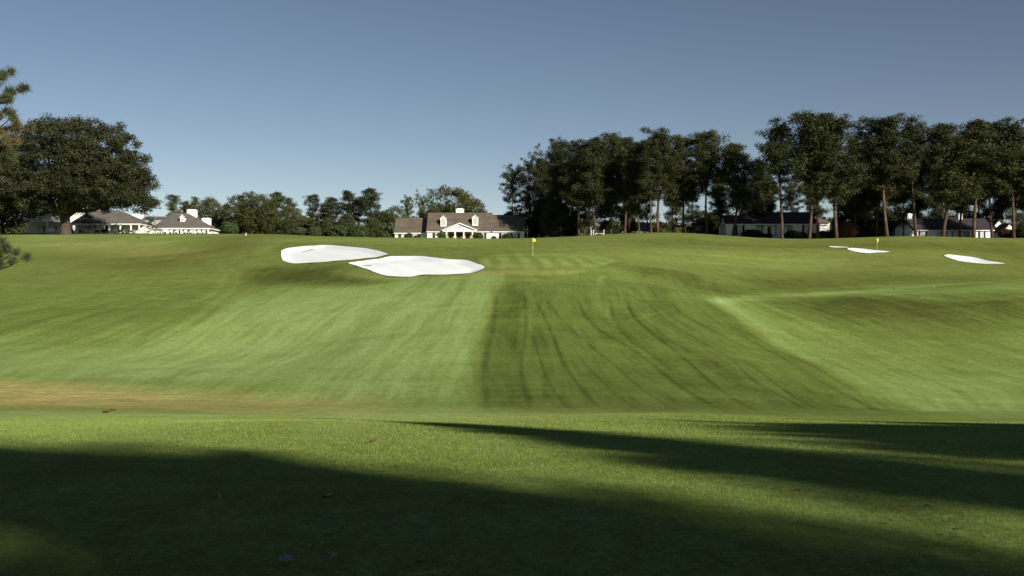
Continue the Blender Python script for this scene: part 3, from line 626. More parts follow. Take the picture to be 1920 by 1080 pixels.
for k, (u, v, d, p_) in enumerate([(1440,330,262,'full1'),(1482,345,268,'open0'),(1525,340,270,'full0'),(1585,300,245,'full2'),(1612,318,246,'full0'),(1640,300,250,'full1'),(1680,298,262,'full3'),(1722,296,268,'full2'),(1756,288,262,'full0'),(1795,292,266,'full1'),(1838,288,262,'full3'),(1880,290,262,'full2'),(1918,292,255,'full0')]):
    tree('pine_tree', p_, u, v, d, LB[k], 'pine tree', 'background pines behind the right-hand row', 'pine', 'pine_bark', .95)
for k, (u, v, d, w) in enumerate([(1585,385,232,.9),(1618,392,236,.9),(1650,396,240,.9),(1345,402,250,.7)]):
    tree('evergreen_tree', 'dome%d' % k, u, v, d, ['dark rounded evergreen behind the russet shrub', 'dark evergreen between the russet shrub and the flag', 'dark evergreen left of the far-right gable', 'dark evergreen behind the white cottage\'s gable peak'][k], 'evergreen tree', 'evergreens between the cottages', 'oak', 'oak_bark', w)

G3 = 'trees behind the clubhouse and central house'
bgt = [
 (323,366,300,'slim0',1.2,'pointed pine just right of the live oak, behind the clubhouse dormer','pine_far'),
 (349,378,305,'slim1',1.1,'small pine behind the tall white chimney','pine_far'),
 (366,370,300,'slim2',1.0,'narrow pine right of the tall white chimney','pine_far'),
 (393,371,292,'dome3',.95,'round-topped tree behind the clubhouse\'s low chimney','pine_far'),
 (412,392,280,'dome1',.8,'russet-tinged round tree at the clubhouse\'s right end','leaf'),
 (424,384,290,'slim0',1.0,'thin tree left of the big dark magnolia','leaf'),
 (452,366,270,'dome0',1.05,'left half of the dark magnolia clump, broad and rounded','leaf'),
 (477,360,268,'dome2',1.0,'tallest broad dark magnolia right of the clubhouse','leaf'),
 (505,378,266,'dome1',.9,'rounded magnolia at the right of the dark clump','leaf'),
 (520,361,278,'slim1',1.35,'lacy pine topping the right of the magnolia clump','pine_far'),
 (541,372,282,'slim2',1.1,'pale pine at the right shoulder of the magnolia clump','pine_far'),
 (556,396,276,'dome3',.75,'low golden-tinged tree right of the magnolias','pine_far'),
 (572,404,290,'dome0',.7,'low tree in the gap with open sky above','pine_far'),
 (587,366,262,'slim0',1.15,'slim pointed pine, first of the middle clump','pine'),
 (606,385,270,'slim2',1.1,'dark pine second from the left in the middle clump','pine'),
 (622,371,262,'slim1',1.35,'broad dark pine in the middle clump','pine'),
 (651,359,262,'slim2',1.45,'broad tallest-shouldered pine left of the clump\'s high slim one','pine'),
 (672,376,268,'slim0',1.1,'dark pine in the saddle of the middle clump','pine'),
 (694,354,260,'slim1',1.25,'highest slim pine at the right of the middle clump','pine'),
 (716,395,275,'dome1',.7,'low dark tree right of the middle clump','leaf'),
 (738,386,270,'dome0',.75,'low dark tree behind the left wing of the central house','leaf'),
 (764,373,272,'open0',.72,'open flat-topped pine above the left wing\'s roof','pine_far'),
 (793,372,278,'open1',.6,'thin open pine left of the big crown behind the house','pine_far'),
 (812,388,274,'dome3',.75,'dark round tree behind the main roof\'s left end','leaf'),
 (839,349,284,'dome2',1.0,'large domed tree rising highest behind the central house','leaf'),
 (876,366,272,'dome0',.85,'rounded tree behind the roof, right of its chimney','leaf'),
 (905,394,268,'dome1',.6,'small tree peeping over the right of the main roof','leaf'),
 (650,400,256,'dome2',.75,'bushy dark tree at the foot of the middle clump','leaf'),
 (612,408,254,'dome3',.75,'low bushy tree under the slim pointed pine','leaf'),
 (700,408,254,'dome0',.7,'low leafy tree under the highest slim pine','leaf'),
 (540,405,262,'dome1',.8,'low green tree below the lacy pine','leaf'),
]
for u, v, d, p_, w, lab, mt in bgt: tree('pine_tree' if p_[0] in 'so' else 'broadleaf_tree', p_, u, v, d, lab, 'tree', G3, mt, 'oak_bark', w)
UND = [(430,415,262),(570,420,270),(590,424,252),(635,420,250),(672,420,250),(725,416,256),(745,418,262),(560,424,256)]
for k, (u, v, d) in enumerate(UND):
    tree('shrub', 'bush%d' % (k % 2), u, v, d, ['tall shrub between clubhouse end and magnolias','low shrub under the open sky gap','shrub at the foot of the slim pointed pine','shrub in the middle clump\'s shade','shrub under the saddle of the middle clump','shrub left of the central house\'s left wing','shrub touching the central house\'s left wing','shrub right of the golden-tinged tree'][k], 'shrub', 'shrubs at the foot of the background trees', 'bush', 'oak_bark', 1.0)

# the great live oak, left
def oak():
    rng = np.random.default_rng(5); d = 236.; S = F/d; x0 = at(122, d); z0 = float(H(x0, d)); cl = []; tubes = []
    # crown outline read as a dome: u, v of its lumps with radii, at several depths
    out = [(-20,300),(10,262),(45,238),(80,226),(110,221),(150,219),(190,223),(224,234),(248,258),(262,288),(268,318),(275,335),(262,352),(285,378),(262,392),(225,388),(190,392),(150,396),(105,392),(60,398),(15,402),(-25,398),(-40,350)]
    P = np.array(out, float); cx, cy = 120., 320.
    for dep in np.linspace(-11, 11, 9):
        k = math.sqrt(max(0, 1-(dep/12.5)**2))
        for s in (.99, .84, .62, .38):
            if s < .7 and abs(dep) < 4: continue
            for j in range(len(out)):
                a = P[j]*(1-(.5 if s != .99 else 0))+P[(j+1) % len(out)]*(.5 if s != .99 else 0)
                u = cx+(a[0]-cx)*s*(k*.55+.45)+rng.normal(0, 4); v = cy+(a[1]-cy)*s*(k*.7+.3)+rng.normal(0, 4)
                r = rng.uniform(1.0, 2.2)*(1 if s > .9 else 1.15); yy = dep+rng.normal(0, .8)
                v += r*.75*S*(0.45 if a[1] < 300 else -.1)
                cl.append(((u-122)/S, yy, zat(v, d)-z0, r*.9, r*.68))
    tubes.append(([(0,0,-1),(0.1,0,.5),(0,0,3.2),(-.2,0,5.5)], [1.9,1.25,1.05,1.2], 14))
    for j in range(26):
        a = j*2.4; R = rng.uniform(7, 15); e = np.array([math.cos(a)*R, math.sin(a)*R*.6, rng.uniform(7, 20)])
        b = np.array([-.2, 0, rng.uniform(3.5, 5.5)]); mm = b+(e-b)*.5+np.array([0, 0, -1.2]); tubes.append(([b, mm, e], [.55, .34, .1], 7))
    t_ = empty('live_oak', (x0, d, z0), 0, 'huge dark rounded live oak with a thick short trunk, beside the clubhouse', 'tree')
    link('crown', clumps_to_mesh('oak_crown', cl, .42, 44, .6, rng, .7), M['oak'], t_); link('trunk', wood_mesh('oak_trunk', tubes), M['oak_bark'], t_)
oak()
tree('evergreen_tree', 'dome2', 5, 300, 262, 'dark tree filling in behind the live oak at the left edge', 'tree', None, 'oak', 'oak_bark', .8)
tree('golden_shrub', 'cone0', 166, 401, 258, 'golden green cone-shaped shrub right of the oak trunk', 'shrub', None, 'golden', 'oak_bark', 1.0)
tree('cedar', 'cone0', 284, 408, 256, 'small tiered dark cedar between the two clubhouse porches', 'tree', None, 'bush', 'oak_bark', 1.25)
tree('ornamental_grass', 'bush0', 130, 427, 244, 'straw-coloured plant at the foot of the live oak', 'plant', None, 'golden', 'oak_bark', .9)

# near pine whose branch ends reach in at the left edge
def near_pine():
    rng = np.random.default_rng(3); d = 28.; x0, y0 = -17.2, 28.; z0 = float(H(x0, y0)); tubes = []; needles = []; tones = []
    ctr = []
    tubes.append(([(0,0,-.4),(0.1,0,3),(0,.1,7),(.1,0,10.5)], [.30,.24,.15,.05], 10))
    inb = [(18,150),(30,156),(8,170),(2,185),(22,188),(12,205),(24,215),(3,222),(15,235),(28,240),(6,250),(18,262),(32,262),(4,275),(20,285),(10,298),(-6,160),(-10,200),(-8,240),(-10,280),(-8,140),(5,140),(28,225),(8,228),(22,272),(2,300),(-12,310),(-2,262),(12,182),(20,165),
           (4,458),(14,470),(2,478),(20,482),(26,468),(10,490),(-2,495),(-8,470),(-10,490),(20,474),(-6,450),(10,466)]
    for u, v in inb+[(u-10+rng.normal(0, 6), v+rng.normal(0, 7)) for u, v in inb[::2]]: ctr.append((at(u+rng.normal(0, 3), d)-x0, rng.normal(0, .35), zat(v+rng.normal(0, 3), d)-z0, 1))
    for k in range(420):                       # the rest of its crown, out of the picture
        h_ = rng.uniform(2.2, 10.5); R = min(3.3, 3.7-(h_-2)*.3)*math.sqrt(rng.random()); a = rng.random()*6.28
        q = (R*math.cos(a), R*math.sin(a), h_)
        if at(0, d)-x0-.3 < q[0]: continue
        ctr.append((*q, 0))
    for cx_, cy_, cz_, nr_ in ctr:
        k = 230 if nr_ else 55; dr = rng.normal(0, 1, (k, 3)); dr[:, 2] += .5; dr[:, 0] += .35; dr /= np.linalg.norm(dr, axis=1)[:, None]
        Lh = rng.uniform(.11, .21, k)[:, None]; c_ = np.array([cx_, cy_, cz_]); b0 = c_+rng.normal(0, .045, (k, 3)); side = np.cross(dr, rng.normal(0, 1, (k, 3))); side /= np.linalg.norm(side, axis=1)[:, None]
        w = .0065 if nr_ else .02
        needles.append(np.stack([b0-side*w, b0+side*w, b0+dr*Lh], 1).reshape(-1, 3)); tones.append(np.repeat(rng.uniform(.1, .9)+.2*rng.random(k), 3))
        if nr_: a0 = c_+np.array([-1.1, rng.normal(0, .2), -.45]); tubes.append(([a0, a0+(c_-a0)*.6+np.array([0, 0, -.06]), c_+np.array([0, 0, .05])], [.028, .02, .008], 5))
    for k in range(16):
        h_ = 2.6+k*.5; a = math.pi*.0+rng.normal(0, .9)+(k % 2)*math.pi; R = 2.0
        tubes.append(([(0,0,h_-.3),(R*.5*math.cos(a),R*.5*math.sin(a),h_-.1),(R*math.cos(a),R*math.sin(a),h_+.25)], [.06,.04,.015], 6))
    V = np.vstack(needles); me = mesh_np('near_needles', V, np.arange(len(V)).reshape(-1, 3)); fattr(me, 'tone', np.concatenate(tones))
    t_ = empty('pine_tree', (x0, y0, z0), 0, 'near pine with long needles, its branch tips cut by the left edge of the picture', 'pine tree')
    link('crown', me, M['near_needle'], t_); link('trunk', wood_mesh('near_trunk', tubes), M['pine_bark'], t_)
near_pine()

# ------------------------------------------------------------------ trees beside and behind the photographer that throw the long shadows
SH = np.array([math.sin(SUN_AZ), math.cos(SUN_AZ)]); LH = np.array([-SH[1], SH[0]])
def shade_tree(a0, s0, blobs, label, fringe=()):
    """blobs: (a, height, r) across the sun's direction, plus a fuller crown below them"""
    p0 = LH*a0+SH*s0; z0 = float(H(p0[0], p0[1])); rng = np.random.default_rng(int(a0*10)+99); cl = []; tubes = []
    top = max(b[1] for b in blobs)
    tubes.append(([(0,0,-.5),(0,0,top*.4),(0,0,top*.8)], [.42,.32,.14], 10))
    for a, h, r in blobs:
        off = LH*(a-a0)+SH*rng.normal(0, .5); zz = h+(s0-45)*math.tan(SUN_EL)-z0+float(off@SH)*math.tan(SUN_EL)*0
        cl.append((off[0], off[1], zz, r, r))
        if len(cl) % 14 == 0: tubes.append(([(0,0,zz*.8),(off[0]*.6,off[1]*.6,zz*.9),(off[0],off[1],zz)], [.12,.08,.03], 5))
    t_ = empty('pine_tree', (p0[0], p0[1], z0), 0, label, 'pine tree', 'shading trees around the photographer')
    thin = []
    for a, h, r in fringe:
        off = LH*(a-a0)+SH*rng.normal(0, .5); thin.append((off[0], off[1], h+(s0-45)*math.tan(SUN_EL)-z0, r, r))
    if thin:
        link('sparse_twigs', clumps_to_mesh('sparse_twigs', thin, .22, 55, .6, rng, .5, 1.5), M['pine'], t_)
    link('crown', clumps_to_mesh('shade_crown', cl, .28, 190, .7, rng, .5, 1.5), M['pine'], t_); link('trunk', wood_mesh('shade_trunk', tubes), M['pine_bark'], t_)
def fill(poly, r, n_, seed, holes=()):
    rng = np.random.default_rng(seed); P = np.array(poly, float); out = []
    lo, hi = P.min(0), P.max(0); k = 0
    while len(out) < n_ and k < 20000:
        k += 1; q = lo+(hi-lo)*rng.random(2); rr = r*rng.uniform(.8, 1.15)
        if inside(np.array([q[0]]), np.array([q[1]]), P)[0] and all(math.hypot(q[0]-hx, q[1]-hy) > hr+rr for hx, hy, hr in holes):
            d_ = segdist(np.array([q[0]]), np.array([q[1]]), np.vstack([P, P[:1]]), 9)[0]
            if d_ > rr*.75: out.append((q[0], q[1], rr))
    return out
def wisps(poly, rg_):
    P = np.array(poly, float); c = P.mean(0); out = []
    for i in range(len(P)):
        for t in rg_.random(7):
            q = P[i]*(1-t)+P[(i+1) % len(P)]*t; d_ = (q-c)/np.linalg.norm(q-c); q = q+d_*rg_.normal(0, .28); out.append(tuple(q))
    return out
EXTRA = {1: [(8.2,21.3,.5),(7.7,20.6,.5),(8.9,21.7,.45),(7.5,20.9,.35),(7.3,20.2,.4),(9.6,22.6,.4),(8.4,21.9,.3),(12.9,25.8,.3),(12.6,26.1,.25),(7.0,20.3,.3)],
         0: [(2.0,21.5,.5),(1.6,22.9,.3),(4.1,23.9,.4),(5.9,22.6,.35),(6.2,21.9,.3),(6.5,20.8,.35),(6.6,20.2,.3)]}
SHADE = [
 (-1.0, 45, [(-3,19),(-3,25.5),(0,26.3),(1.0,26.5),(2.5,25.6),(3.6,24.6),(3.9,23.9),(4.6,23.8),(5.25,23.4),(5.65,22.9),(5.9,21.6),(6.0,21.0),(6.2,20.7),(6.4,20),(6.6,18.5),(6.0,17.5),(-3,17.5)], .5, 520, [(2.05,21.5,.10)], 'pine behind the photographer whose crown shades the bottom of the picture'),
 (10.8, 45, [(12.45,26.3),(12.85,24.8),(12.6,23.8),(11.5,22.5),(10.6,21.6),(10.5,20.4),(11.0,18),(8.5,17.5),(7.9,20.3),(8.1,21.2),(9.2,22.3),(11.1,23.5),(12.1,24.8)], .42, 260, [], 'pine off to the right throwing the long middle shadow'),
 (16.0, 45, [(17.3,23.6),(16.9,22.7),(17.6,22.5),(18.6,21.8),(19.4,20.5),(19,17),(12,17),(11.2,20.5),(11.6,21.2),(13.2,22.1),(16.0,23.0)], .42, 380, [], 'pine off to the right throwing the upper shadow\'s lower tip'),
 (21.0, 45, [(21.5,23.5),(22.0,22.7),(21.2,22.2),(20.8,21.0),(21.5,19),(21,16),(17,16),(18.3,20.6),(18.9,21.6),(20.5,22.6)], .42, 360, [], 'pine off to the right throwing the uppermost shadow tip'),
]
for k, (a0, s0, poly, r, n_, holes, lab) in enumerate(SHADE): 
    rg_ = np.random.default_rng(60+k); fr_ = []
    for a, h in wisps(poly, rg_): fr_.append((a, h, rg_.uniform(.2, .5)))
    shade_tree(a0, s0, fill(poly, r, n_, 40+k, holes), lab, fr_+EXTRA.get(k, []))

# unseen wood added behind the photographer: it keeps the open sky off the near turf
ADDED_WOOD = [(-5.5,2,21,'full0'),(-6,13,22,'full1'),(-12,-1,20,'full2'),(-13,22,22,'full3'),(-6,9,13,'full0'),(-12,4,15,'full1'),(-9,16,17,'full2'),(-16,12,16,'full3'),(-3,24,11,'dome0'),(2,27,11,'dome1'),(-20,3,15,'dome2'),(-5,33,14,'full1'),(4,36,14,'full0')]
WL = ['tallest dense pine close behind the photographer\'s left shoulder','added tall dense pine a few steps farther back','added tall dense pine to the left of the photographer','added tall dense pine deep behind, left of the others','added full pine right behind the photographer','added full pine behind the photographer to the left','added tall full pine farther behind the photographer','added full pine far to the left behind the photographer','added round evergreen low behind the photographer','added round evergreen behind and to the right of the photographer','broad evergreen left of the photographer, out of the sunlight\'s way','added full pine deep in the wood behind the photographer','added full pine deepest in the wood, toward the sun']
for (a, s, h_, pr_), lab in zip(ADDED_WOOD, WL):
    q = LH*a+SH*s; me_l, me_w = PR[pr_]; z0 = float(H(q[0], q[1])); sc = h_/(22. if pr_[0] == 'f' else 12.)
    t_ = empty('pine_tree' if pr_[0] == 'f' else 'evergreen_tree', (q[0], q[1], z0), a, lab, 'tree', 'unseen wood added behind the photographer to block sky'); t_.scale = (sc,)*3
    for nm, me_, mm in (('crown', me_l, 'pine'), ('trunk', me_w, 'pine_bark')):
        o = link(nm, me_, None, t_); o.material_slots[0].link = 'OBJECT'; o.material_slots[0].material = M[mm]

# a far-off wood closing the horizon behind everything
rng_ = np.random.default_rng(23); cl = []
for k in range(1500):
    u = -500+3000*rng_.random(); d = 370+60*rng_.random(); x = at(u, d); g = float(H(x, d))
    vt = 421+6*math.sin(u*.031)+4*math.sin(u*.083+1)+rng_.normal(0, 3); tp = zat(vt, d)
    r = rng_.uniform(1.6, 3.4); q = rng_.random()**.6; cl.append((x, d, g+(tp-g)*q, r, r*.85))
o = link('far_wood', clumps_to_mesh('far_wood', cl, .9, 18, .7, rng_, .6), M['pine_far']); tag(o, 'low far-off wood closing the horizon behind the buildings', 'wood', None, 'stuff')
for k, (u, d, h_, pr_) in enumerate([(1985,203,23,'tall1'),(2075,200,23,'tall3'),(2120,210,24,'full1'),(2170,204,23,'full3'),(2075,226,24,'full0')]):
    x = at(u, d); tree('pine_tree', pr_, u, 540-(float(H(x, d))+h_-CZ)/d*F, d, ['first pine beyond the right edge of the picture, in the front rank','second pine beyond the right edge, bare-trunked','third pine beyond the right edge, full-crowned','farthest pine beyond the right edge','pine in the rear rank well beyond the right edge'][k], 'pine tree', 'pines beyond the right edge of the picture')
# ------------------------------------------------------------------ buildings (local x right, y away, z up, origin at the front wall's foot)
def house(name, u0, d, label, cat='house', rz=0.0, base=None):
    x = at(u0, d); z = float(H(x, d)) if base is None else base
    return empty(name, (x, d, z-0.05), rz, label, cat), (lambda u: (u-u0)/F*d), (lambda v: zat(v, d)-z+0.05)
def gable_roof(par, x0, x1, y0, y1, ze, zr, mat, over=.35, th=.14, name='roof', skew=0.0):
    """ridge along x; returns the front slope tangent"""
    ym = (y0+y1)/2; t = (zr-ze)/(ym-y0+1e-6); mb = MB()
    mb.polyx([(y0-over, ze-over*t), (ym, zr), (y1+over, ze-over*t), (y1+over, ze-over*t-th), (ym, zr-th), (y0-over, ze-over*t-th)], x0-over*.6, x1+over*.6)
    mb.build(name, mat, par)
    f = MB().box(x0-over*.6, x1+over*.6, y0-over-.03, y0-over+.03, ze-over*t-th-.12, ze-over*t-th+.05); f.build('fascia', M['trim'], par); return t
def window(par, x0, x1, z0, z1, y, shutters=None, panes=(2, 3), glass='glass', sw=.45, mat='shutter'):
    fr = .09; mb = MB()
    mb.box(x0, x0+fr, y-.07, y+.02, z0, z1).box(x1-fr, x1, y-.07, y+.02, z0, z1).box(x0+fr, x1-fr, y-.07, y+.02, z1-fr, z1).box(x0+fr, x1-fr, y-.07, y+.02, z0, z0+fr)
    for i in range(1, panes[0]):
        xx = x0+(x1-x0)*i/panes[0]; mb.box(xx-.03, xx+.03, y-.05, y-.01, z0+fr, z1-fr)
    for i in range(1, panes[1]):
        zz = z0+(z1-z0)*i/panes[1]; mb.box(x0+fr, x1-fr, y-.054, y-.014, zz-.03, zz+.03)
    o = mb.build('window', M['trim'], par); MB().box(x0+fr*.5, x1-fr*.5, y-.03, y-.012, z0+fr*.5, z1-fr*.5).build('pane', M[glass], o)
    for s in (shutters or ''):
        a = (x0-sw-.04, x0-.04) if s == 'l' else (x1+.04, x1+sw+.04)
        sh = MB().box(a[0], a[1], y-.09, y-.03, z0-.05, z1+.05)
        for q in range(7):
            zz = z0+(z1-z0)*(q+.5)/7; sh.box(a[0]+.06, a[1]-.06, y-.11, y-.09, zz-.05, zz+.03)
        sh.build('shutter', M[mat], par)
    return o
def column(par, x, y, z0, z1, w=.28, name='column'):
    MB().box(x-w/2, x+w/2, y-w/2, y+w/2, z0, z1-.16).box(x-w*.7, x+w*.7, y-w*.7, y+w*.7, z1-.16, z1).box(x-w*.65, x+w*.65, y-w*.65, y+w*.65, z0-.3, z0+.2).build(name, M['trim'], par)
def chimney(par, x0, x1, y, z0, z1, dp=1.0):
    MB().box(x0, x1, y, y+dp, z0, z1-.2).box(x0-.07, x1+.07, y-.07, y+dp+.07, z1-.2, z1-.03).box(x0+.2, x1-.2, y+.2, y+dp-.2, z1-.03, z1+.12).build('chimney', M['white'], par)
def dormer(par, x0, x1, zb, ze, zp, y, depth, roofmat='roof'):
    xm = (x0+x1)/2; w = MB(); w.poly([(x0, zb), (x1, zb), (x1, ze), (xm, zp), (x0, ze)], y, y+depth); o = w.build('dormer', M['white'], par)
    r = MB(); t = .09; e = .14
    r.poly([(x0-e, ze-.12), (xm, zp+.06), (xm, zp+.06+t), (x0-e, ze-.12+t)], y-.12, y+depth).poly([(x1+e, ze-.12), (x1+e, ze-.12+t), (xm, zp+.06+t), (xm, zp+.06)], y-.12, y+depth)
    r.build('dormer_roof', M[roofmat], o)
    tr = MB().poly([(x0-e, ze-.14), (xm, zp+.03), (x1+e, ze-.14), (x1+e, ze+.0), (xm, zp+.17), (x0-e, ze+.0)], y-.17, y-.122); tr.build('dormer_trim', M['trim'], o)
    f = .22*(x1-x0); wz0 = zb+(ze-zb)*.14; wz1 = ze+.05
    mb = MB(); y2 = y-.05
    mb.box(x0+f-.05, x0+f+.03, y2-.03, y+.0, wz0, wz1).box(x1-f-.03, x1-f+.05, y2-.03, y, wz0, wz1).box(x0+f+.03, x1-f-.03, y2-.03, y, wz1-.08, wz1).box(x0+f+.03, x1-f-.03, y2-.03, y, wz0, wz0+.08)
    mb.box(xm-.025, xm+.025, y2-.02, y-.005, wz0+.08, wz1-.08)
    for q in (1, 2, 3): zz = wz0+(wz1-wz0)*q/4; mb.box(x0+f+.03, x1-f-.03, y2-.024, y-.009, zz-.02, zz+.02)
    mb.build('dormer_window', M['trim'], o); MB().box(x0+f, x1-f, y-.03, y+.01, wz0, wz1).build('dormer_pane', M['curtain'], o)

# --- the central white house
hs, X_, Z_ = house('white_house', 861, 230, 'long white house with brown roof, two dormers and a columned pediment porch', base=zat(453.5, 230))
gz = 0.0; ze = Z_(430.8); D_ = 9.2
zr = zat(398.8, 234.6)-hs.location.z
w = MB(); w.box(X_(801), X_(981.5), 0, D_, -1.5, ze-.1); w.polyx([(0.02, ze-.1), (D_/2, zr-.25), (D_-.02, ze-.1)], X_(801.3), X_(921)); w.build('wall', M['white'], hs)
t = gable_roof(hs, X_(801.4), X_(921), 0, D_, ze, zr, M['roof'])
zr2 = zat(402.8, 234.3)-hs.location.z
MB().polyx([(0.02, ze-.12), (D_/2-.3, zr2-.28), (D_-.6, ze-.12)], X_(921), X_(981)).build('gable_wall', M['white'], hs)
gable_roof(hs, X_(921.9), X_(981.3), 0, D_-.6, ze-.01, zr2, M['roof'])
# left wing, set back
wz = zat(433.5, 232.2)-hs.location.z; wr = zat(408.6, 236.0)-hs.location.z; lx0 = (740.5-861)/F*232.2+(hs.location.x*232.2/230-hs.location.x); lx1 = X_(801)-.05
MB().box(lx0, lx1, 2.2, 9.6, -1.5, wz-.1).polyx([(2.22, wz-.1), (5.9, wr-.25), (9.58, wz-.1)], lx0+.02, lx1-.02).build('wing_wall', M['white'], hs)
gable_roof(hs, lx0, lx1-.1, 2.2, 9.6, wz, wr, M['roof'], name='wing_roof')
for (a, b, s) in ((751.5, 758, 'l'), (774, 781, 'r')): window(hs, X_(a)-.1, X_(b)-.1, Z_(449), wz-.75, 2.2, s, sw=.62, glass='curtain')
chimney(hs, X_(852.5), X_(867.5), 5.2, zr-1.5, zat(391.8, 235.5)-hs.location.z, 1.2)
# dormers sit on the front slope
for a, b, vb, ve, vp in ((826, 837, 423.8, 410.5, 405.5), (885.5, 896.5, 422.3, 409, 404)):
    zb = Z_(vb)+.0; yb = (zb-ze)/t; zb2 = zat(vb, 230+yb)-hs.location.z; yb = (zb2-ze)/t
    k = (230+yb)/230; dormer(hs, (hs.location.x*(k-1)+X_(a)*k), (hs.location.x*(k-1)+X_(b)*k), zb2-.1, zat(ve, 230+yb)-hs.location.z, zat(vp, 230+yb)-hs.location.z, yb-.12, 4.5-yb)
# pediment porch
px0, px1 = X_(836), X_(889.5); pe = Z_(432.2); pa = Z_(419.8); yp = -1.5
k = (230+yp)/230; px0 *= k; px1 *= k; pe = zat(432.2, 228.5)-hs.location.z; pa = zat(419.6, 228.5)-hs.location.z
o = MB().poly([(px0-.2, pe), (px1+.2, pe), ((px0+px1)/2, pa)], yp, 2.8).build('pediment', M['white'], hs)
xm = (px0+px1)/2
MB().poly([(px0-.75, pe-.02), (xm, pa+.10), (xm, pa+.25), (px0-.75, pe+.16)], yp-.35, 3.6).poly([(px1+.75, pe-.02), (px1+.75, pe+.16), (xm, pa+.25), (xm, pa+.10)], yp-.353, 3.6).build('pediment_roof', M['roof'], o)
MB().poly([(px0-.75, pe-.06), (xm, pa-.02), (xm, pa+.20), (px0-.75, pe+.12)], yp-.42, yp-.36).poly([(px1+.75, pe-.06), (px1+.75, pe+.12), (xm, pa+.20), (xm, pa-.02)], yp-.42, yp-.36).build('raking_cornice', M['trim'], o)
MB().box(px0-.55, px1+.55, yp-.28, yp+.3, pe-.24, pe-.02).build('entablature', M['trim'], o)
em = MB(); cx_, cz_ = xm, pe+.62*1.0
em.poly([(cx_+.36*math.cos(a*math.pi/8), cz_+.20*math.sin(a*math.pi/8)) for a in range(16)], yp-.06, yp-.005).build('emblem', M['emblem'], o)
MB().poly([(cx_+.24*math.cos(a*math.pi/8), cz_-.01+.11*math.sin(a*math.pi/8)) for a in range(16)], yp-.09, yp-.06).build('emblem_centre', M['tanwall'], o)
for u in (838, 854, 870.3, 886.6): column(hs, X_(u)*k, yp, -.6, pe-.24, .26)
MB().box(px0+.1, px1-.1, -.06, -.015, -.5, pe-.25).build('porch_wall', M['tanwall'], hs)
MB().box(px0-.3, px1+.3, yp-.3, -.02, -.9, -.1).build('porch_floor', M['trim'], hs)
for a, b in ((842.5, 850), (874, 881.5)): MB().box(X_(a), X_(b), -.16, -.07, -.2, Z_(438.2)).build('porch_window', M['door'], hs)
MB().box(X_(857), X_(867), -.15, -.07, -.1, Z_(436)).build('door', M['door'], hs)
for a, b, s, g in ((816, 824, 'l', 'curtain'), (900, 907.5, 'r', 'curtain'), (940.5, 951, 'lr', 'glass'), (961.5, 970, 'lr', 'glass')):
    window(hs, X_(a), X_(b), Z_(450), Z_(437.0), -.0, s, (3, 4), g, .5)
# bracketed lamp and downpipe at the right corner
MB().box(X_(982)-.04, X_(982)+.12, -.14, -.02, -.5, ze-.25).build('downpipe', M['trim'], hs)
MB().poly([(X_(894.6)+.18*math.cos(a*math.pi/4), Z_(433.2)+.24*math.sin(a*math.pi/4)) for a in range(8)], -.35, -.05).build('wall_lantern', M['cup'], hs)
LP = empty('aerial_pole', (at(989, 229), 229, float(H(at(989, 229), 229))), 0, 'thin grey aerial pole with a side arm at the house\'s right corner', 'pole')
zt = zat(424, 229)-LP.location.z
MB().tube([(0,0,-.3),(0,0,zt)], [.06,.045], 8).build('pole', M['metal'], LP); MB().tube([(-.95,0,zt-.75),(0.1,0,zt-.8)], [.04,.04], 6).tube([(-.9,0,zt-.02),(.1,0,zt-.05)], [.025,.025], 6).tube([(-.9,0,zt-.02),(-.92,0,zt-.75)], [.02,.02], 6).build('side_arm', M['metal'], LP)
hb = [(766,436.5,1.9,'low bush before the left wing of the central house'),(780,441,1.0,'small bush near the left wing\'s right shutter'),(829,436.3,1.6,'round bush left of the pediment porch'),(896,434.8,1.75,'tall round bush right of the pediment porch'),(951,436.2,1.6,'spreading bush under the windows of the right wing'),(926,442,.9,'tiny shrub against the blank wall of the right wing'),(965,440.5,1.0,'small bush beside the last window of the right wing'),(862,444.2,.9,'low clipped shrub before the porch steps')]
for k_, (u, v, w_, lab) in enumerate(hb): tree('bush', 'bush%d' % (k_ % 2), u, v, 226.0, lab, 'bush', 'bushes along the front of the central house', 'bush', 'oak_bark', .72+.08*w_, base=zat(450.5, 226))

# --- simple hip or gable cottage pieces
def hip_roof(par, x0, x1, y0, y1, ze, zr, xr0, xr1, mat, name='roof', th=.16):
    ym = (y0+y1)/2
    mb = MB().raw([(x0,y0,ze),(x1,y0,ze),(x1,y1,ze),(x0,y1,ze),(xr0,ym,zr),(xr1,ym,zr),(x0,y0,ze-th),(x1,y0,ze-th),(x1,y1,ze-th),(x0,y1,ze-th)],
        [(0,1,5,4),(1,2,5),(2,3,4,5),(3,0,4),(0,6,7,1),(1,7,8,2),(2,8,9,3),(3,9,6,0),(9,8,7,6)])
    o = mb.build(name, mat, par); MB().box(x0-.05, x1+.05, y0-.09, y0-.02, ze-th-.10, ze-.02).box(x1+.02, x1+.09, y0-.02, y1, ze-th-.10, ze-.02).build('gutter', M['trim'], par); return o
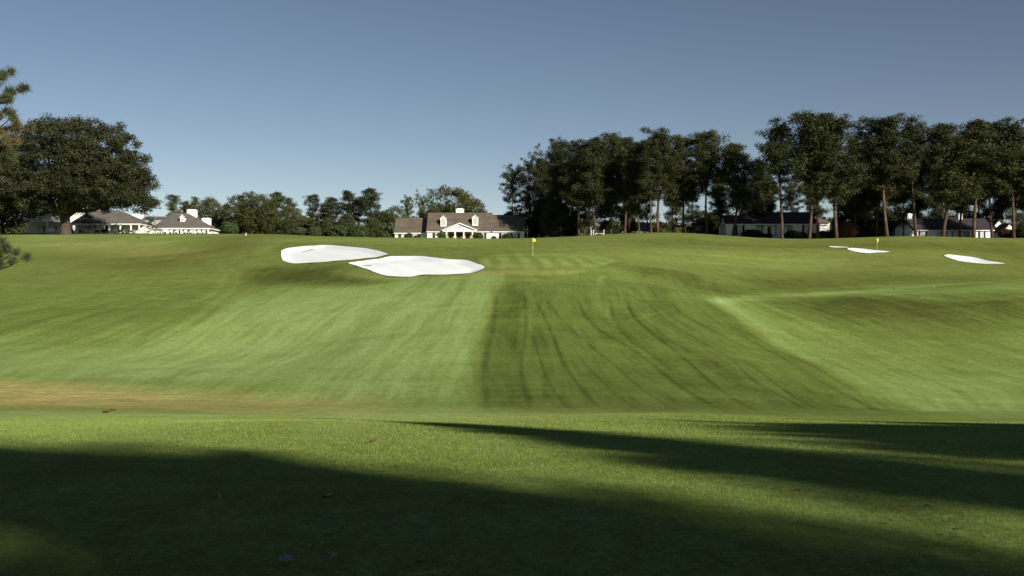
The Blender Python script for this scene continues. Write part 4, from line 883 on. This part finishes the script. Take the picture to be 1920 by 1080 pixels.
# white cottage
hc, X_, Z_ = house('white_cottage', 1445, 232, 'long white cottage with very dark shaded roof and recessed porch, behind the tall pines', base=zat(446, 232))
ze = Z_(417.6); zr = zat(397.6, 237.)-hc.location.z; zrl = zat(403.2, 235.4)-hc.location.z
MB().box(X_(1361), X_(1413), 0, 6.8, -2.5, ze-.1).polyx([(.02, ze-.1), (3.4, zrl-.22), (6.78, ze-.1)], X_(1361)+.02, X_(1405)).build('wing_wall', M['white'], hc)
gable_roof(hc, X_(1361), X_(1409), 0, 6.8, ze, zrl, M['roof_dark'], name='wing_roof')
MB().box(X_(1413.2), X_(1488), 2.0, 10, -2.5, ze-.1).box(X_(1488.2), X_(1537), 0, 10, -2.5, ze-.1).polyx([(.02, ze-.1), (5, zr-.22), (9.98, ze-.1)], X_(1410), X_(1531)-.02).build('wall', M['white'], hc)
gable_roof(hc, X_(1410.5), X_(1532), -.1, 10.1, ze-.02, zr, M['roof_dark'])
MB().box(X_(1413.5), X_(1488), -.1, .1, ze-.38, ze-.14).build('porch_beam', M['trim'], hc)
for u in (1415, 1437.5, 1463.3, 1487): column(hc, X_(u), 0, -1.6, ze-.38, .24)
window(hc, X_(1383), X_(1391.5), Z_(441), Z_(422), 0, 'lr', (3, 4), 'curtain', .5, 'green_shutter')
window(hc, X_(1508), X_(1516.5), Z_(438), Z_(420), 0, 'lr', (3, 4), 'curtain', .42, 'green_shutter')
for a, b in ((1417, 1422), (1423, 1428.5), (1429.5, 1435)): window(hc, X_(a), X_(b), Z_(438), Z_(421.5), 2.0, None, (1, 4))
MB().box(X_(1442.5), X_(1449.5), 1.93, 1.99, Z_(446), Z_(424)).build('door', M['door'], hc)
for a, b in ((1455, 1461), (1468, 1474), (1478, 1484)): window(hc, X_(a), X_(b), Z_(442), Z_(421.5), 2.0, None, (2, 4))
MB().box(X_(1413.5), X_(1488), -.2, 1.98, -2.4, Z_(443)).box(X_(1448), X_(1458), -.9, -.2, -2.4, Z_(446)).build('porch_floor', M['trim'], hc)
window(hc, X_(1353.5)-.0, X_(1356), Z_(440), Z_(424), 3.2, None, (1, 2))
chimney(hc, X_(1431), X_(1442.5), 5.6, zr-1, zat(393, 238)-hc.location.z); chimney(hc, X_(1498), X_(1511), 5.6, zr-1, zat(390.5, 238)-hc.location.z)
for k_, (u, v, d, wx, lab) in enumerate([(1411,430,229,1.5,'round clipped bush at the left of the white cottage\'s porch'),(1425,436,229,1.6,'low dark hedge bush below the porch windows'),(1438,438,229,1.4,'low hedge bush left of the white cottage\'s steps'),(1487,431,226,1.2,'large round dark bush below the white cottage\'s porch end'),(1502,434,226,1.2,'dark hedge bush beside the large round one'),(1545,432,224,1.3,'dark hedge bush at the white cottage\'s right corner'),(1524,436,225,1.2,'dark hedge bush between the two trunks by the cottage')]):
    tree('bush', 'bush%d' % (k_ % 2), u, v, d, lab, 'bush', 'dark bushes before the white cottage', 'oak', 'oak_bark', wx, base=zat(449, d))
tree('russet_shrub', 'bush1', 1590, 414, 222, 'large russet shrub right of the bare pale pine trunk', 'shrub', None, 'red', 'oak_bark', .8)
tree('russet_shrub', 'bush0', 1643, 421, 226, 'brownish shrub below the right-hand flag\'s thin pines', 'shrub', None, 'red', 'oak_bark', 1.2)
tree('bush', 'bush0', 1568, 430, 224, 'dark bush between pale trunk and russet shrub', 'bush', None, 'oak', 'oak_bark', 1.4); tree('bush', 'bush1', 1620, 428, 224, 'dark low bush right of the russet shrub', 'bush', None, 'oak', 'oak_bark', 1.6)
tree('bush', 'bush0', 1888, 428, 222, 'scrubby brown bush before the small white gable', 'bush', None, 'red', 'oak_bark', 1.2); tree('bush', 'bush1', 1913, 426, 218, 'dark bush at the right edge of the picture', 'bush', None, 'oak', 'oak_bark', 1.2)
# outbuilding right of it
ho, X_, Z_ = house('outbuilding', 1547, 245, 'small brown-roofed white outbuilding behind the white cottage\'s right end', 'building', base=zat(446, 245))
MB().box(X_(1532), X_(1556), 0, 5, -1, Z_(418)).build('wall', M['white'], ho); gable_roof(ho, X_(1530), X_(1552), 0, 5, Z_(418), Z_(405), M['roof'])
# far-right cottage
hf, X_, Z_ = house('far_right_cottage', 1770, 238, 'dim white cottage with dark roof and bluish front gable at the far right', 'house', base=zat(449, 238))
ze = Z_(429); zr = zat(409.5, 242.5)-hf.location.z
MB().box(X_(1706), X_(1755), 0, 9, -2, ze-.1).box(X_(1755.2), X_(1822), 2, 9, -2, ze-.1).box(X_(1822.2), X_(1862), 0, 9, -2, ze-.1).build('wall', M['white'], hf)
gable_roof(hf, X_(1700), X_(1862), 0, 9, ze, zr, M['roof_dark'])
gx0, gx1, gp = X_(1674), X_(1706), Z_(413.5)
MB().poly([(gx0, -2), (gx1, -2), (gx1, Z_(430)), ((gx0+gx1)/2, gp), (gx0, Z_(430))], -1.4, 6).build('gable_wing', M['bluegrey'], hf)
xm = (gx0+gx1)/2; MB().poly([(gx0-.4, Z_(430)-.3), (xm, gp+.02), (xm, gp+.2), (gx0-.4, Z_(430)-.1)], -1.7, 8).poly([(gx1+.4, Z_(430)-.3), (gx1+.4, Z_(430)-.1), (xm, gp+.2), (xm, gp+.02)], -1.703, 8).build('gable_roof', M['roof_dark'], hf)
for a, b in ((1677.5, 1686), (1696, 1703)): window(hf, X_(a), X_(b), Z_(444), Z_(433), -1.4, None, (2, 3))
window(hf, X_(1726), X_(1734.5), Z_(446), Z_(432.5), 0, 'lr', (3, 3), 'curtain', .42, 'green_shutter'); window(hf, X_(1838), X_(1844), Z_(446), Z_(432.5), 0, 'lr', (3, 3), 'curtain', .4, 'green_shutter')
for u in (1757, 1779, 1800.5, 1820): column(hf, X_(u), .1, -1.2, ze-.35, .24)
MB().box(X_(1755), X_(1822), 0, .2, ze-.35, ze-.13).build('porch_beam', M['trim'], hf)
for a, b in ((1758, 1766), (1784, 1791), (1792, 1799), (1805, 1813)): window(hf, X_(a), X_(b), Z_(448), Z_(432), 2, None, (2, 4))
chimney(hf, X_(1714), X_(1723), 4, zr-1.2, zat(401.5, 243)-hf.location.z); chimney(hf, X_(1811), X_(1819), 4, zr-1.2, zat(401, 243)-hf.location.z)
def small_gable(u0, u1, va, ve, d, label, base_v=449):
    h, X_, Z_ = house('small_house', (u0+u1)/2, d, label, 'house', base=zat(base_v, d)); x0, x1 = X_(u0), X_(u1); ap = Z_(va); e = Z_(ve)
    MB().poly([(x0, -1), (x1, -1), (x1, e), (0, ap), (x0, e)], 0, 5).build('wall', M['white'], h)
    MB().poly([(x0-.35, e-.25), (0, ap+.02), (0, ap+.2), (x0-.35, e-.05)], -.3, 5.2).poly([(x1+.35, e-.25), (x1+.35, e-.05), (0, ap+.2), (0, ap+.02)], -.303, 5.2).build('roof', M['roof'], h)
    window(h, x0*.35, x1*.35, Z_(441), Z_(434), 0, None, (2, 2)); return h
small_gable(1866, 1882, 413, 422, 252, 'narrow white dormer-like gable between the far-right cottage and the last one'); small_gable(1880, 1908, 419.5, 433, 246, 'small white gable-fronted house at the far right edge')
# grey-roofed shed behind the grove
hg, X_, Z_ = house('shed', 1194, 262, 'dim grey-roofed shed seen between the trunks of the grove', 'building', base=zat(440, 262))
MB().box(X_(1168), X_(1222), 0, 7, -2, Z_(432)-.1).build('wall', M['bluegrey'], hg); gable_roof(hg, X_(1168), X_(1222), 0, 7, Z_(432), Z_(415), M['roof_grey'])

# --- clubhouse, left
hb_, X_, Z_ = house('clubhouse_pavilion', 197, 266, 'clubhouse pavilion with sweeping hipped grey-brown roof over a white-posted porch', 'building', base=zat(438.5, 266))
ze = Z_(419.3); zr = zat(394, 273)-hb_.location.z
MB().box(X_(131), X_(262), 3.2, 12, -1, ze-.2).build('wall', M['white'], hb_)
hip_roof(hb_, X_(131), X_(263), -.3, 14, ze, zr, X_(150), X_(205), M['roof_grey'])
MB().box(X_(131), X_(262), -.1, .18, ze-.42, ze-.18).build('porch_beam', M['trim'], hb_)
for u in (134, 182.5, 196, 205, 225.5, 245.5, 261): column(hb_, X_(u), .05, -.1, ze-.42, .3)
for a, b in ((136, 144), (148, 156), (169, 176), (200, 204), (213, 222), (233, 242)): window(hb_, X_(a), X_(b), Z_(435), Z_(423.5), 3.2, None, (2, 3), 'glass')
MB().box(X_(186), X_(193), 3.1, 3.18, 0, Z_(423)).build('door', M['door'], hb_)
MB().box(X_(131), X_(262), -.6, 3.18, -1, -.02).build('porch_floor', M['trim'], hb_)
hw, X_, Z_ = house('clubhouse_rear_wing', 252, 284, 'white gabled rear wing peeping above the pavilion roof', 'building', base=zat(437, 284))
MB().poly([(X_(236), -1), (X_(262), -1), (X_(262), Z_(409)), (X_(255), Z_(401)), (X_(236), Z_(405))], 0, 8).build('wall', M['white'], hw)
MB().box(X_(262)+.05, X_(300), 1, 7, -1, Z_(412)).build('link_wall', M['white'], hw); gable_roof(hw, X_(263), X_(299), 1, 7, Z_(412), Z_(404), M['roof_grey'])
hp, X_, Z_ = house('clubhouse_wing', 345, 262, 'clubhouse wing with two white chimneys, one dormer and white porch posts', 'building', base=zat(440.5, 262))
ze = Z_(427.6); zr = zat(399.5, 270)-hp.location.z
MB().box(X_(287), X_(390), 3, 15, -1, ze-.2).build('wall', M['white'], hp)
hip_roof(hp, X_(284), X_(393.5), -.3, 16, ze, zr, X_(303), X_(334), M['roof_grey'])
MB().box(X_(286), X_(392), -.1, .18, ze-.45, ze-.18).build('porch_beam', M['trim'], hp)
for u in (288, 314, 340, 365, 390.5): column(hp, X_(u), .05, -.1, ze-.45, .34)
for a, b in ((300, 305), (320, 325), (332, 336), (345, 350), (357, 361), (370, 375)): window(hp, X_(a), X_(b), .35, ze-.75, 3, None, (2, 2), 'glass')
MB().box(X_(286), X_(392), -.6, 2.98, -1, -.02).build('porch_floor', M['trim'], hp)
chimney(hp, X_(333)*1.03, X_(350)*1.03, 7.6, 1.5, zat(393.5, 270)-hp.location.z, 1.4); chimney(hp, X_(361)*1.03, X_(376)*1.03, 7.6, 1.5, zat(409.5, 270)-hp.location.z, 1.4)
dormer(hp, X_(330.5), X_(339), Z_(417.5), Z_(406), Z_(401.6), 3.0, 5.0, 'roof_grey')
# two-storey house behind the oak
ht, X_, Z_ = house('clubhouse_main', 80, 272, 'two-storey white clubhouse with a balcony, mostly hidden behind the oak', 'building', base=zat(437.8, 272))
MB().box(X_(42), X_(118), 3, 12, -1, Z_(384)).build('wall', M['white'], ht)
MB().box(X_(38), X_(118.5), -.1, 2.99, Z_(416), Z_(413.6)).build('balcony_floor', M['trim'], ht)
for u in (42, 56, 87.5, 116.5): column(ht, X_(u), .05, -.1, Z_(416), .3)
for u in (42, 56, 87.5, 116.5): column(ht, X_(u), .05, Z_(413.2), Z_(392), .22, 'upper_post')
rl = MB().box(X_(40), X_(118), 0, .08, Z_(406), Z_(405.4))
for q in np.arange(40.5, 118, 1.6): rl.box(X_(q)-.03, X_(q)+.03, .01, .07, Z_(413.6), Z_(406))
rl.build('balcony_rail', M['trim'], ht); gable_roof(ht, X_(40), X_(118), -.2, 12, Z_(391.5), Z_(372), M['roof_grey'])
for a, b in ((60, 65), (70, 77), (92, 98), (101, 109)): window(ht, X_(a), X_(b), 0.3, Z_(421), 3, None, (2, 3)); window(ht, X_(a), X_(b), Z_(412), Z_(397), 3, 'lr', (2, 3), 'glass', .35, 'green_shutter')

# ------------------------------------------------------------------ lawn furniture by the clubhouse
def chair_mb(mat):
    t_ = empty('lawn_chair', (0, 0, 0))
    s = MB()
    s.raw([(-.34,-.42,.40),(.34,-.42,.40),(.34,.30,.30),(-.34,.30,.30),(-.34,-.42,.35),(.34,-.42,.35),(.34,.30,.25),(-.34,.30,.25)], [(0,1,2,3),(4,7,6,5),(0,4,5,1),(1,5,6,2),(2,6,7,3),(3,7,4,0)]); s.build('seat', M[mat], t_)
    b = MB()
    for i in range(5):
        x = -.30+i*.15; h = 1.0-abs(i-2)*.05; b.raw([(x-.065,.26,.26),(x+.065,.26,.26),(x+.065,.62,h),(x-.065,.62,h),(x-.065,.30,.26),(x+.065,.30,.26),(x+.065,.66,h),(x-.065,.66,h)], [(0,1,2,3),(4,7,6,5),(0,4,5,1),(1,5,6,2),(2,6,7,3),(3,7,4,0)])
    b.build('backrest', M[mat], t_)
    for s_ in (-1, 1):
        MB().box(s_*.40-.07, s_*.40+.07, -.5, .42, .56, .60).build('armrest', M[mat], t_)
        for y in (-.42, .34): MB().box(s_*.38-.045, s_*.38+.045, y-.045, y+.045, 0, .56).build('leg', M[mat], t_)
    return t_
def table_mb(mat):
    t_ = empty('lawn_table', (0, 0, 0))
    MB().tube([(0,0,.69),(0,0,.74)], [.55,.55], 18).build('table_top', M[mat], t_); MB().tube([(0,0,.03),(0,0,.69)], [.06,.05], 8).build('pedestal', M[mat], t_)
    MB().tube([(0,0,0),(0,0,.05)], [.32,.26], 12).build('foot', M[mat], t_); return t_
def dup(root, x, y, rz, label):
    r = root.copy(); COL.objects.link(r); r.location = (x, y, float(H(x, y))); r.rotation_euler = (0, 0, rz); r['label'] = label
    for ch in list(root.children):
        c_ = ch.copy(); COL.objects.link(c_); c_.parent = r
    return r
first = {}
def put(kind, mat, u, d, rz, label, group):
    x = at(u, d)
    if (kind, mat) not in first:
        t_ = chair_mb(mat) if kind == 'chair' else table_mb(mat); first[(kind, mat)] = t_
        t_.location = (x, d, float(H(x, d))); t_.rotation_euler = (0, 0, rz); tag(t_, label, kind, group); return
    dup(first[(kind, mat)], x, d, rz, label)
GC = 'white lawn chairs before the clubhouse'; GD = 'dark lawn chairs before the clubhouse'; GT = 'white lawn tables before the clubhouse'
CH = [(94,'white chair just left of the oak trunk'),(106,'white chair touching the oak trunk\'s left side'),(164.5,'white chair right of the golden green shrub'),(200,'white chair between the second and third pavilion posts'),(206,'white chair behind the table under the third pavilion post'),
      (216,'white chair left of the fourth pavilion post'),(230,'white chair right of the fourth pavilion post'),(247,'white chair at the fifth pavilion post'),(252,'white chair just right of the fifth pavilion post'),(257,'white chair at the pavilion\'s right end, left of two'),(268,'white chair in the gap between the pavilions'),(277,'white chair left of the small cedar'),(288,'white chair right of the small cedar'),(294,'white chair under the left end of the two-chimney wing'),(300,'white chair left of the two-chimney wing\'s first full post'),(309,'white chair touching the two-chimney wing\'s second post')]
for k, (u, lab) in enumerate(CH): put('chair', 'furn', u, 255.+(k*1.7) % 5, [.3,-.6,1.2,2.6,-1.4][k % 5], lab, GC)
for u, lab in [(153,'dark chair left of the golden green shrub'),(182,'dark chair under the first pavilion post'),(192,'dark blue-grey chair between the first and second posts'),(198,'dark chair right against the second post'),(226,'dark chair in front of the fourth pavilion post')]: put('chair', 'darkfurn', u, 254., .4+u, lab, GD)
for u, lab in [(173,'white round table right of the golden green shrub'),(210,'white round table right of the third pavilion post'),(238,'white round table between the fourth and fifth posts'),(262,'white round table at the pavilion\'s right end'),(283,'white round table beneath the small cedar'),(100,'white round table left of the oak trunk')]: put('table', 'furn', u, 252.5, 0, lab, GT)
PC = [(320,'white porch chair right of the wing\'s second post'),(331,'white porch chair left of the wing\'s third post'),(347,'white porch chair right of the wing\'s third post'),(358,'white porch chair left of the wing\'s fourth post'),(372,'white porch chair right of the wing\'s fourth post'),(381,'rightmost white porch chair of the two-chimney wing')]
for u, lab in PC: put('chair', 'furn', u, 259.5, 0, lab, GC)

# low white bench in the grove
def bench(u, d, label):
    x = at(u, d); t_ = empty('bench', (x, d, float(H(x, d))), .1, label, 'bench'); t_.scale = (.85, .85, .5)
    MB().box(-.95, .95, -.2, .2, .42, .47).build('seat', M['furn'], t_); MB().box(-.95, .95, .2, .25, .50, .58).build('backrest', M['furn'], t_)
    for s_ in (-1, 1):
        for y in (-.15, .2): MB().box(s_*.85-.04, s_*.85+.04, y-.04, y+.04, 0, .42 if y < 0 else .58).build('leg', M['furn'], t_)
bench(1124, 204, 'low white bench among the grove trunks on the crest')
def stake(u, v, h, label, mat='metal', w=.02, d=None):
    x, y = hit(u, v) if d is None else (at(u, d), d)
    t_ = empty('marker_stake', (x, y, float(H(x, y))), 0, label, 'marker')
    MB().tube([(0,0,-.05),(0,0,h)], [w,w*.8], 6).build('post', M[mat], t_); MB().tube([(0,0,h),(0,0,h*1.12)], [w*2.4,w*2.0], 8).build('cap', M[mat], t_)
stake(1113, 0, .9, 'white post right beside the bench at the grove', 'furn', .07, 203); stake(1108.5, 0, .8, 'white post left of the bench at the grove', 'furn', .06, 203); stake(1132.5, 0, .8, 'white post at the right end of the bench', 'furn', .06, 203)
stake(461, 441.5, .4, 'short white post on the crest below the magnolia clump', 'furn', .09, 209)
stake(1676, 544, .30, 'small dark stake on the right-hand bank', 'cup', .035); stake(1751, 540, .30, 'small grey stake on the bank, right of the dark one', 'metal', .025); stake(1670, 519, .12, 'little brown peg above the right-hand bank', 'wood', .07)
stake(412, 938, .05, 'pale tee peg standing in the shaded foreground', 'pole', .0035)
# practice-green marker by the clubhouse
x, y = hit(261, 446); t_ = empty('tee_marker', (x, y, float(H(x, y))), 0, 'small dark marker with a base on the lawn below the clubhouse', 'marker')
MB().tube([(0,0,0),(0,0,1.05)], [.03,.025], 6).tube([(0,0,1.05),(0,0,1.15)], [.06,.05], 8).build('post', M['cup'], t_); MB().box(-.42, .1, -.1, .1, 0, .17).build('base', M['cup'], t_)

# ------------------------------------------------------------------ flags
def flag(u, v_foot, vt, label, d=None, flip=1, fw=.36, fh=.5):
    x, y = hit(u, v_foot) if d is None else (at(u, d), d)
    z = float(H(x, y)); h = zat(vt, y)-z
    t_ = empty('flagstick', (x, y, z), 0, label, 'golf flag'); MB().tube([(0,0,-.1),(0,0,h)], [.022,.016], 8).build('pole', M['pole'], t_)
    mb = MB(); nx_ = 8; nz = 8; vs_ = []; fs = []
    for i in range(nx_+1):
        for j in range(nz+1):
            s_ = i/nx_; q = j/nz; vs_.append((flip*(s_*fw*(1-.35*(1-q)) ), .06*math.sin(s_*6+q*2)*s_, h-.02-fh*(1-q)*(1-.25*s_)-s_*fw*.75*(.45+.35*q)))
    for i in range(nx_):
        for j in range(nz): a = i*(nz+1)+j; fs.append((a, a+nz+1, a+nz+2, a+1))
    mb.raw(vs_, fs); o = mb.build('flag', M['yellow'], t_, True); sm = o.modifiers.new('thick', 'SOLIDIFY'); sm.thickness = .006
    MB().tube([(0,0,-.02),(0,0,.025)], [.06,.06], 12).build('cup', M['cup'], t_)
flag(999, 481, 446, 'yellow flag on a thin stick in the striped green, right of the large bunkers', fw=.36, fh=.42)
flag(1644.5, 471, 446.5, 'yellow drooping flag behind the small bunker on the right', d=158, fw=.26, fh=.62)

# rakes lying in the left bunkers
def rake(u0, v0, u1, v1, bunk, label):
    P, dep = bunk; out = []
    for u, v in ((u0, v0), (u1, v1)):
        x, y = hit(u, v); D = float(segdist(np.array([x]), np.array([y]), np.vstack([P, P[:1]]), 9)[0]); out.append(Vector((x, y, float(H(x, y))-min(D, 1.2)/1.2*dep+.09)))
    a, b = out; t_ = empty('bunker_rake', a, 0, label, 'rake'); dv = b-a
    MB().tube([(0,0,0), tuple(dv)], [.022,.022], 6).build('handle', M['wood'], t_)
    pr = Vector((-dv.y, dv.x, 0)).normalized()*.35; hd = MB().tube([tuple(dv-pr), tuple(dv+pr)], [.03,.03], 6)
    for q in range(9): c_ = dv+pr*(q/4-1); hd.tube([tuple(c_), tuple(c_-Vector((0,0,.10)))], [.01,.006], 4)
    hd.build('head', M['wood'], t_)
rake(567, 469, 584, 464.5, BUNK[0], 'dark rake lying in the upper left bunker'); rake(680, 493.5, 693, 493.2, BUNK[1], 'dark rake lying at the left end of the larger bunker')

# ------------------------------------------------------------------ fallen leaves and a divot
def dead_leaf(u, v, size, rz, label, mat='brownleaf', lift=.5):
    x, y = hit(u, v); mb = MB(); n_ = 9; rr = random.Random(int(u*7+v)); out = []
    prof = [(0,0),(.12,.10),(.2,.30),(.32,.22),(.42,.42),(.55,.26),(.72,.32),(.82,.12),(1,.0)]
    up = [(a-.5, b*rr.uniform(.8, 1.2)) for a, b in prof]; dn = [(a-.5, -b*rr.uniform(.8, 1.2)) for a, b in prof]
    vs_ = []; fs = []
    zf = lambda a, b: lift*(.55*b*b*2+.25*a*a)+.05*math.sin(a*9+b*5)
    for a, b in up: vs_.append((a*size, b*size, zf(a, b)*size))
    for a, b in up: vs_.append((a*size, 0, zf(a, 0)*size))
    for a, b in dn: vs_.append((a*size, b*size, zf(a, b)*size))
    for i in range(n_-1):
        fs += [(i, i+1, n_+i+1, n_+i), (n_+i, n_+i+1, 2*n_+i+1, 2*n_+i)]
    vs_ += [(-.5*size, -.01*size, .02), (-.5*size, .01*size, .02), (-.8*size, 0, .05*size)]; fs.append((3*n_, 3*n_+1, 3*n_+2))
    mb.raw(vs_, fs); o = mb.build('fallen_leaf', M[mat]); o.modifiers.new('thick', 'SOLIDIFY').thickness = .002
    o.location = (x, y, float(H(x, y))+.012+.02*(lift > .6)); o.rotation_euler = (rr.uniform(-.25, .25), rr.uniform(-.25, .25), rz); tag(o, label, 'leaf', 'dead leaves fallen on the turf')
M['paleleaf'] = foliage('pale_dead_leaf', (0.30, 0.24, 0.30), (0.46, 0.38, 0.44), None, .1)
LV = [(536,1060,.115,.2,'large pale curled leaf in the dark bottom foreground, left of centre','paleleaf',1.0),(578,1059,.04,1.1,'tiny leaf just right of the large pale one','brownleaf',.6),(627,1051,.055,.9,'small pale leaf with upturned tip in the bottom shade','paleleaf',.9),
 (791,1054,.08,.1,'flat pale leaf near the bottom centre','paleleaf',.6),(1143,1054,.04,2.,'small bluish leaf in the bottom shade right of centre','paleleaf',.6),(1670,1060,.04,.4,'small dim leaf in the bottom right shade','paleleaf',.5),
 (616,932,.13,.1,'faint leaf in the upper part of the broad shadow','paleleaf',.5),(700,831,.16,.6,'reddish brown leaf on sunlit turf above the broad shadow','brownleaf',.9),(205,774,.45,.1,'dark leaf clump on the pale band at left','brownleaf',.7),
 (1739,951,.075,.2,'largest reddish leaf on the sunlit turf at right','brownleaf',.6),(1755,942,.05,1.,'small reddish leaf just above and right of the largest one','brownleaf',.6),(1721,940,.045,2.,'small reddish leaf just left above the largest one','brownleaf',.6),
 (1497,921,.09,.3,'brown leaf at the tip of the right middle shade','brownleaf',.5),(1680,955,.06,.1,'small brown leaf left of the reddish ones','brownleaf',.5),(1660,984,.06,.5,'brown leaf below the reddish ones','brownleaf',.5),
 (1802,993,.06,.2,'brown leaf farthest down at right','brownleaf',.5),(1540,760,.5,.2,'dark leaf patch on the pale slope at right','brownleaf',.5),(1780,980,.05,.8,'tiny brown leaf just above the lowest one','brownleaf',.5)]
LV = [q for q in LV if q[0] != 1540]
for q in LV: dead_leaf(*q)

# ------------------------------------------------------------------ standing blades of the near turf
def blades():
    rng = np.random.default_rng(17); n_ = 420000
    y = 5.6+rng.random(n_)**1.3*25.0; x = (rng.random(n_)*2-1)*.52*y
    z = H(x, y); h = rng.uniform(.008, .022, n_)*(1+.02*(y-6))*np.clip((31-y)/10, .15, 1); w = .0017*(1+.12*(y-6)); a = rng.random(n_)*6.28; dx, dy = np.cos(a)*w, np.sin(a)*w; lx, ly = rng.normal(0, .011, n_), rng.normal(0, .011, n_)
    V = np.stack([np.stack([x-dx, y-dy, z-.004], -1), np.stack([x+dx, y+dy, z-.004], -1), np.stack([x+lx, y+ly, z+h], -1)], 1).reshape(-1, 3)
    me = mesh_np('grass_blades', V, np.arange(n_*3).reshape(-1, 3)); fattr(me, 'tone', np.repeat(np.where(rng.random(n_) < .05, 1.4, rng.random(n_)*.9)+np.clip((y-11)/14, 0, .35)+.25*np.clip((-3-x)/6, 0, 1)*np.clip((y-12)/6, 0, 1), 3))
    M['blade'] = foliage('grass_blade', (0.105, 0.142, 0.028), (0.245, 0.305, 0.075), None, .06)
    n = M['blade'].node_tree.nodes; l = M['blade'].node_tree.links; geo = N(n, 'ShaderNodeNewGeometry'); pos = geo.outputs['Position']
    straw = mth(n, l, 'MULTIPLY', ramp(n, l, noise(n, l, pos, 3.2, 5, 0.7, (0.45, 1.6, 1)), 0.60, 0.68), ramp(n, l, noise(n, l, pos, 0.3, 2), 0.40, 0.62))
    tone = ramp(n, l, noise(n, l, pos, 1.1, 4, 0.7), 0.25, 0.75)
    n['Principled BSDF'].inputs['Specular IOR Level'].default_value = 0.02; n['Principled BSDF'].inputs['Roughness'].default_value = 1.0
    src = n['Principled BSDF'].inputs['Base Color'].links[0].from_socket
    c = mixc(n, l, mth(n, l, 'MULTIPLY', tone, 0.45), src, mixc(n, l, 1.0, src, (0.55, 0.60, 0.6), 'MULTIPLY'))
    c = mixc(n, l, mth(n, l, 'MULTIPLY', straw, 0.8), c, (0.48, 0.40, 0.16))
    for q in list(l):
        if q.from_socket == src and q.to_node.type in ('BSDF_PRINCIPLED', 'BSDF_TRANSLUCENT'): l.new(c, q.to_socket)
    tag(link('grass', me, M['blade']), 'short green grass blades of the near turf', 'grass', None, 'stuff')
blades()
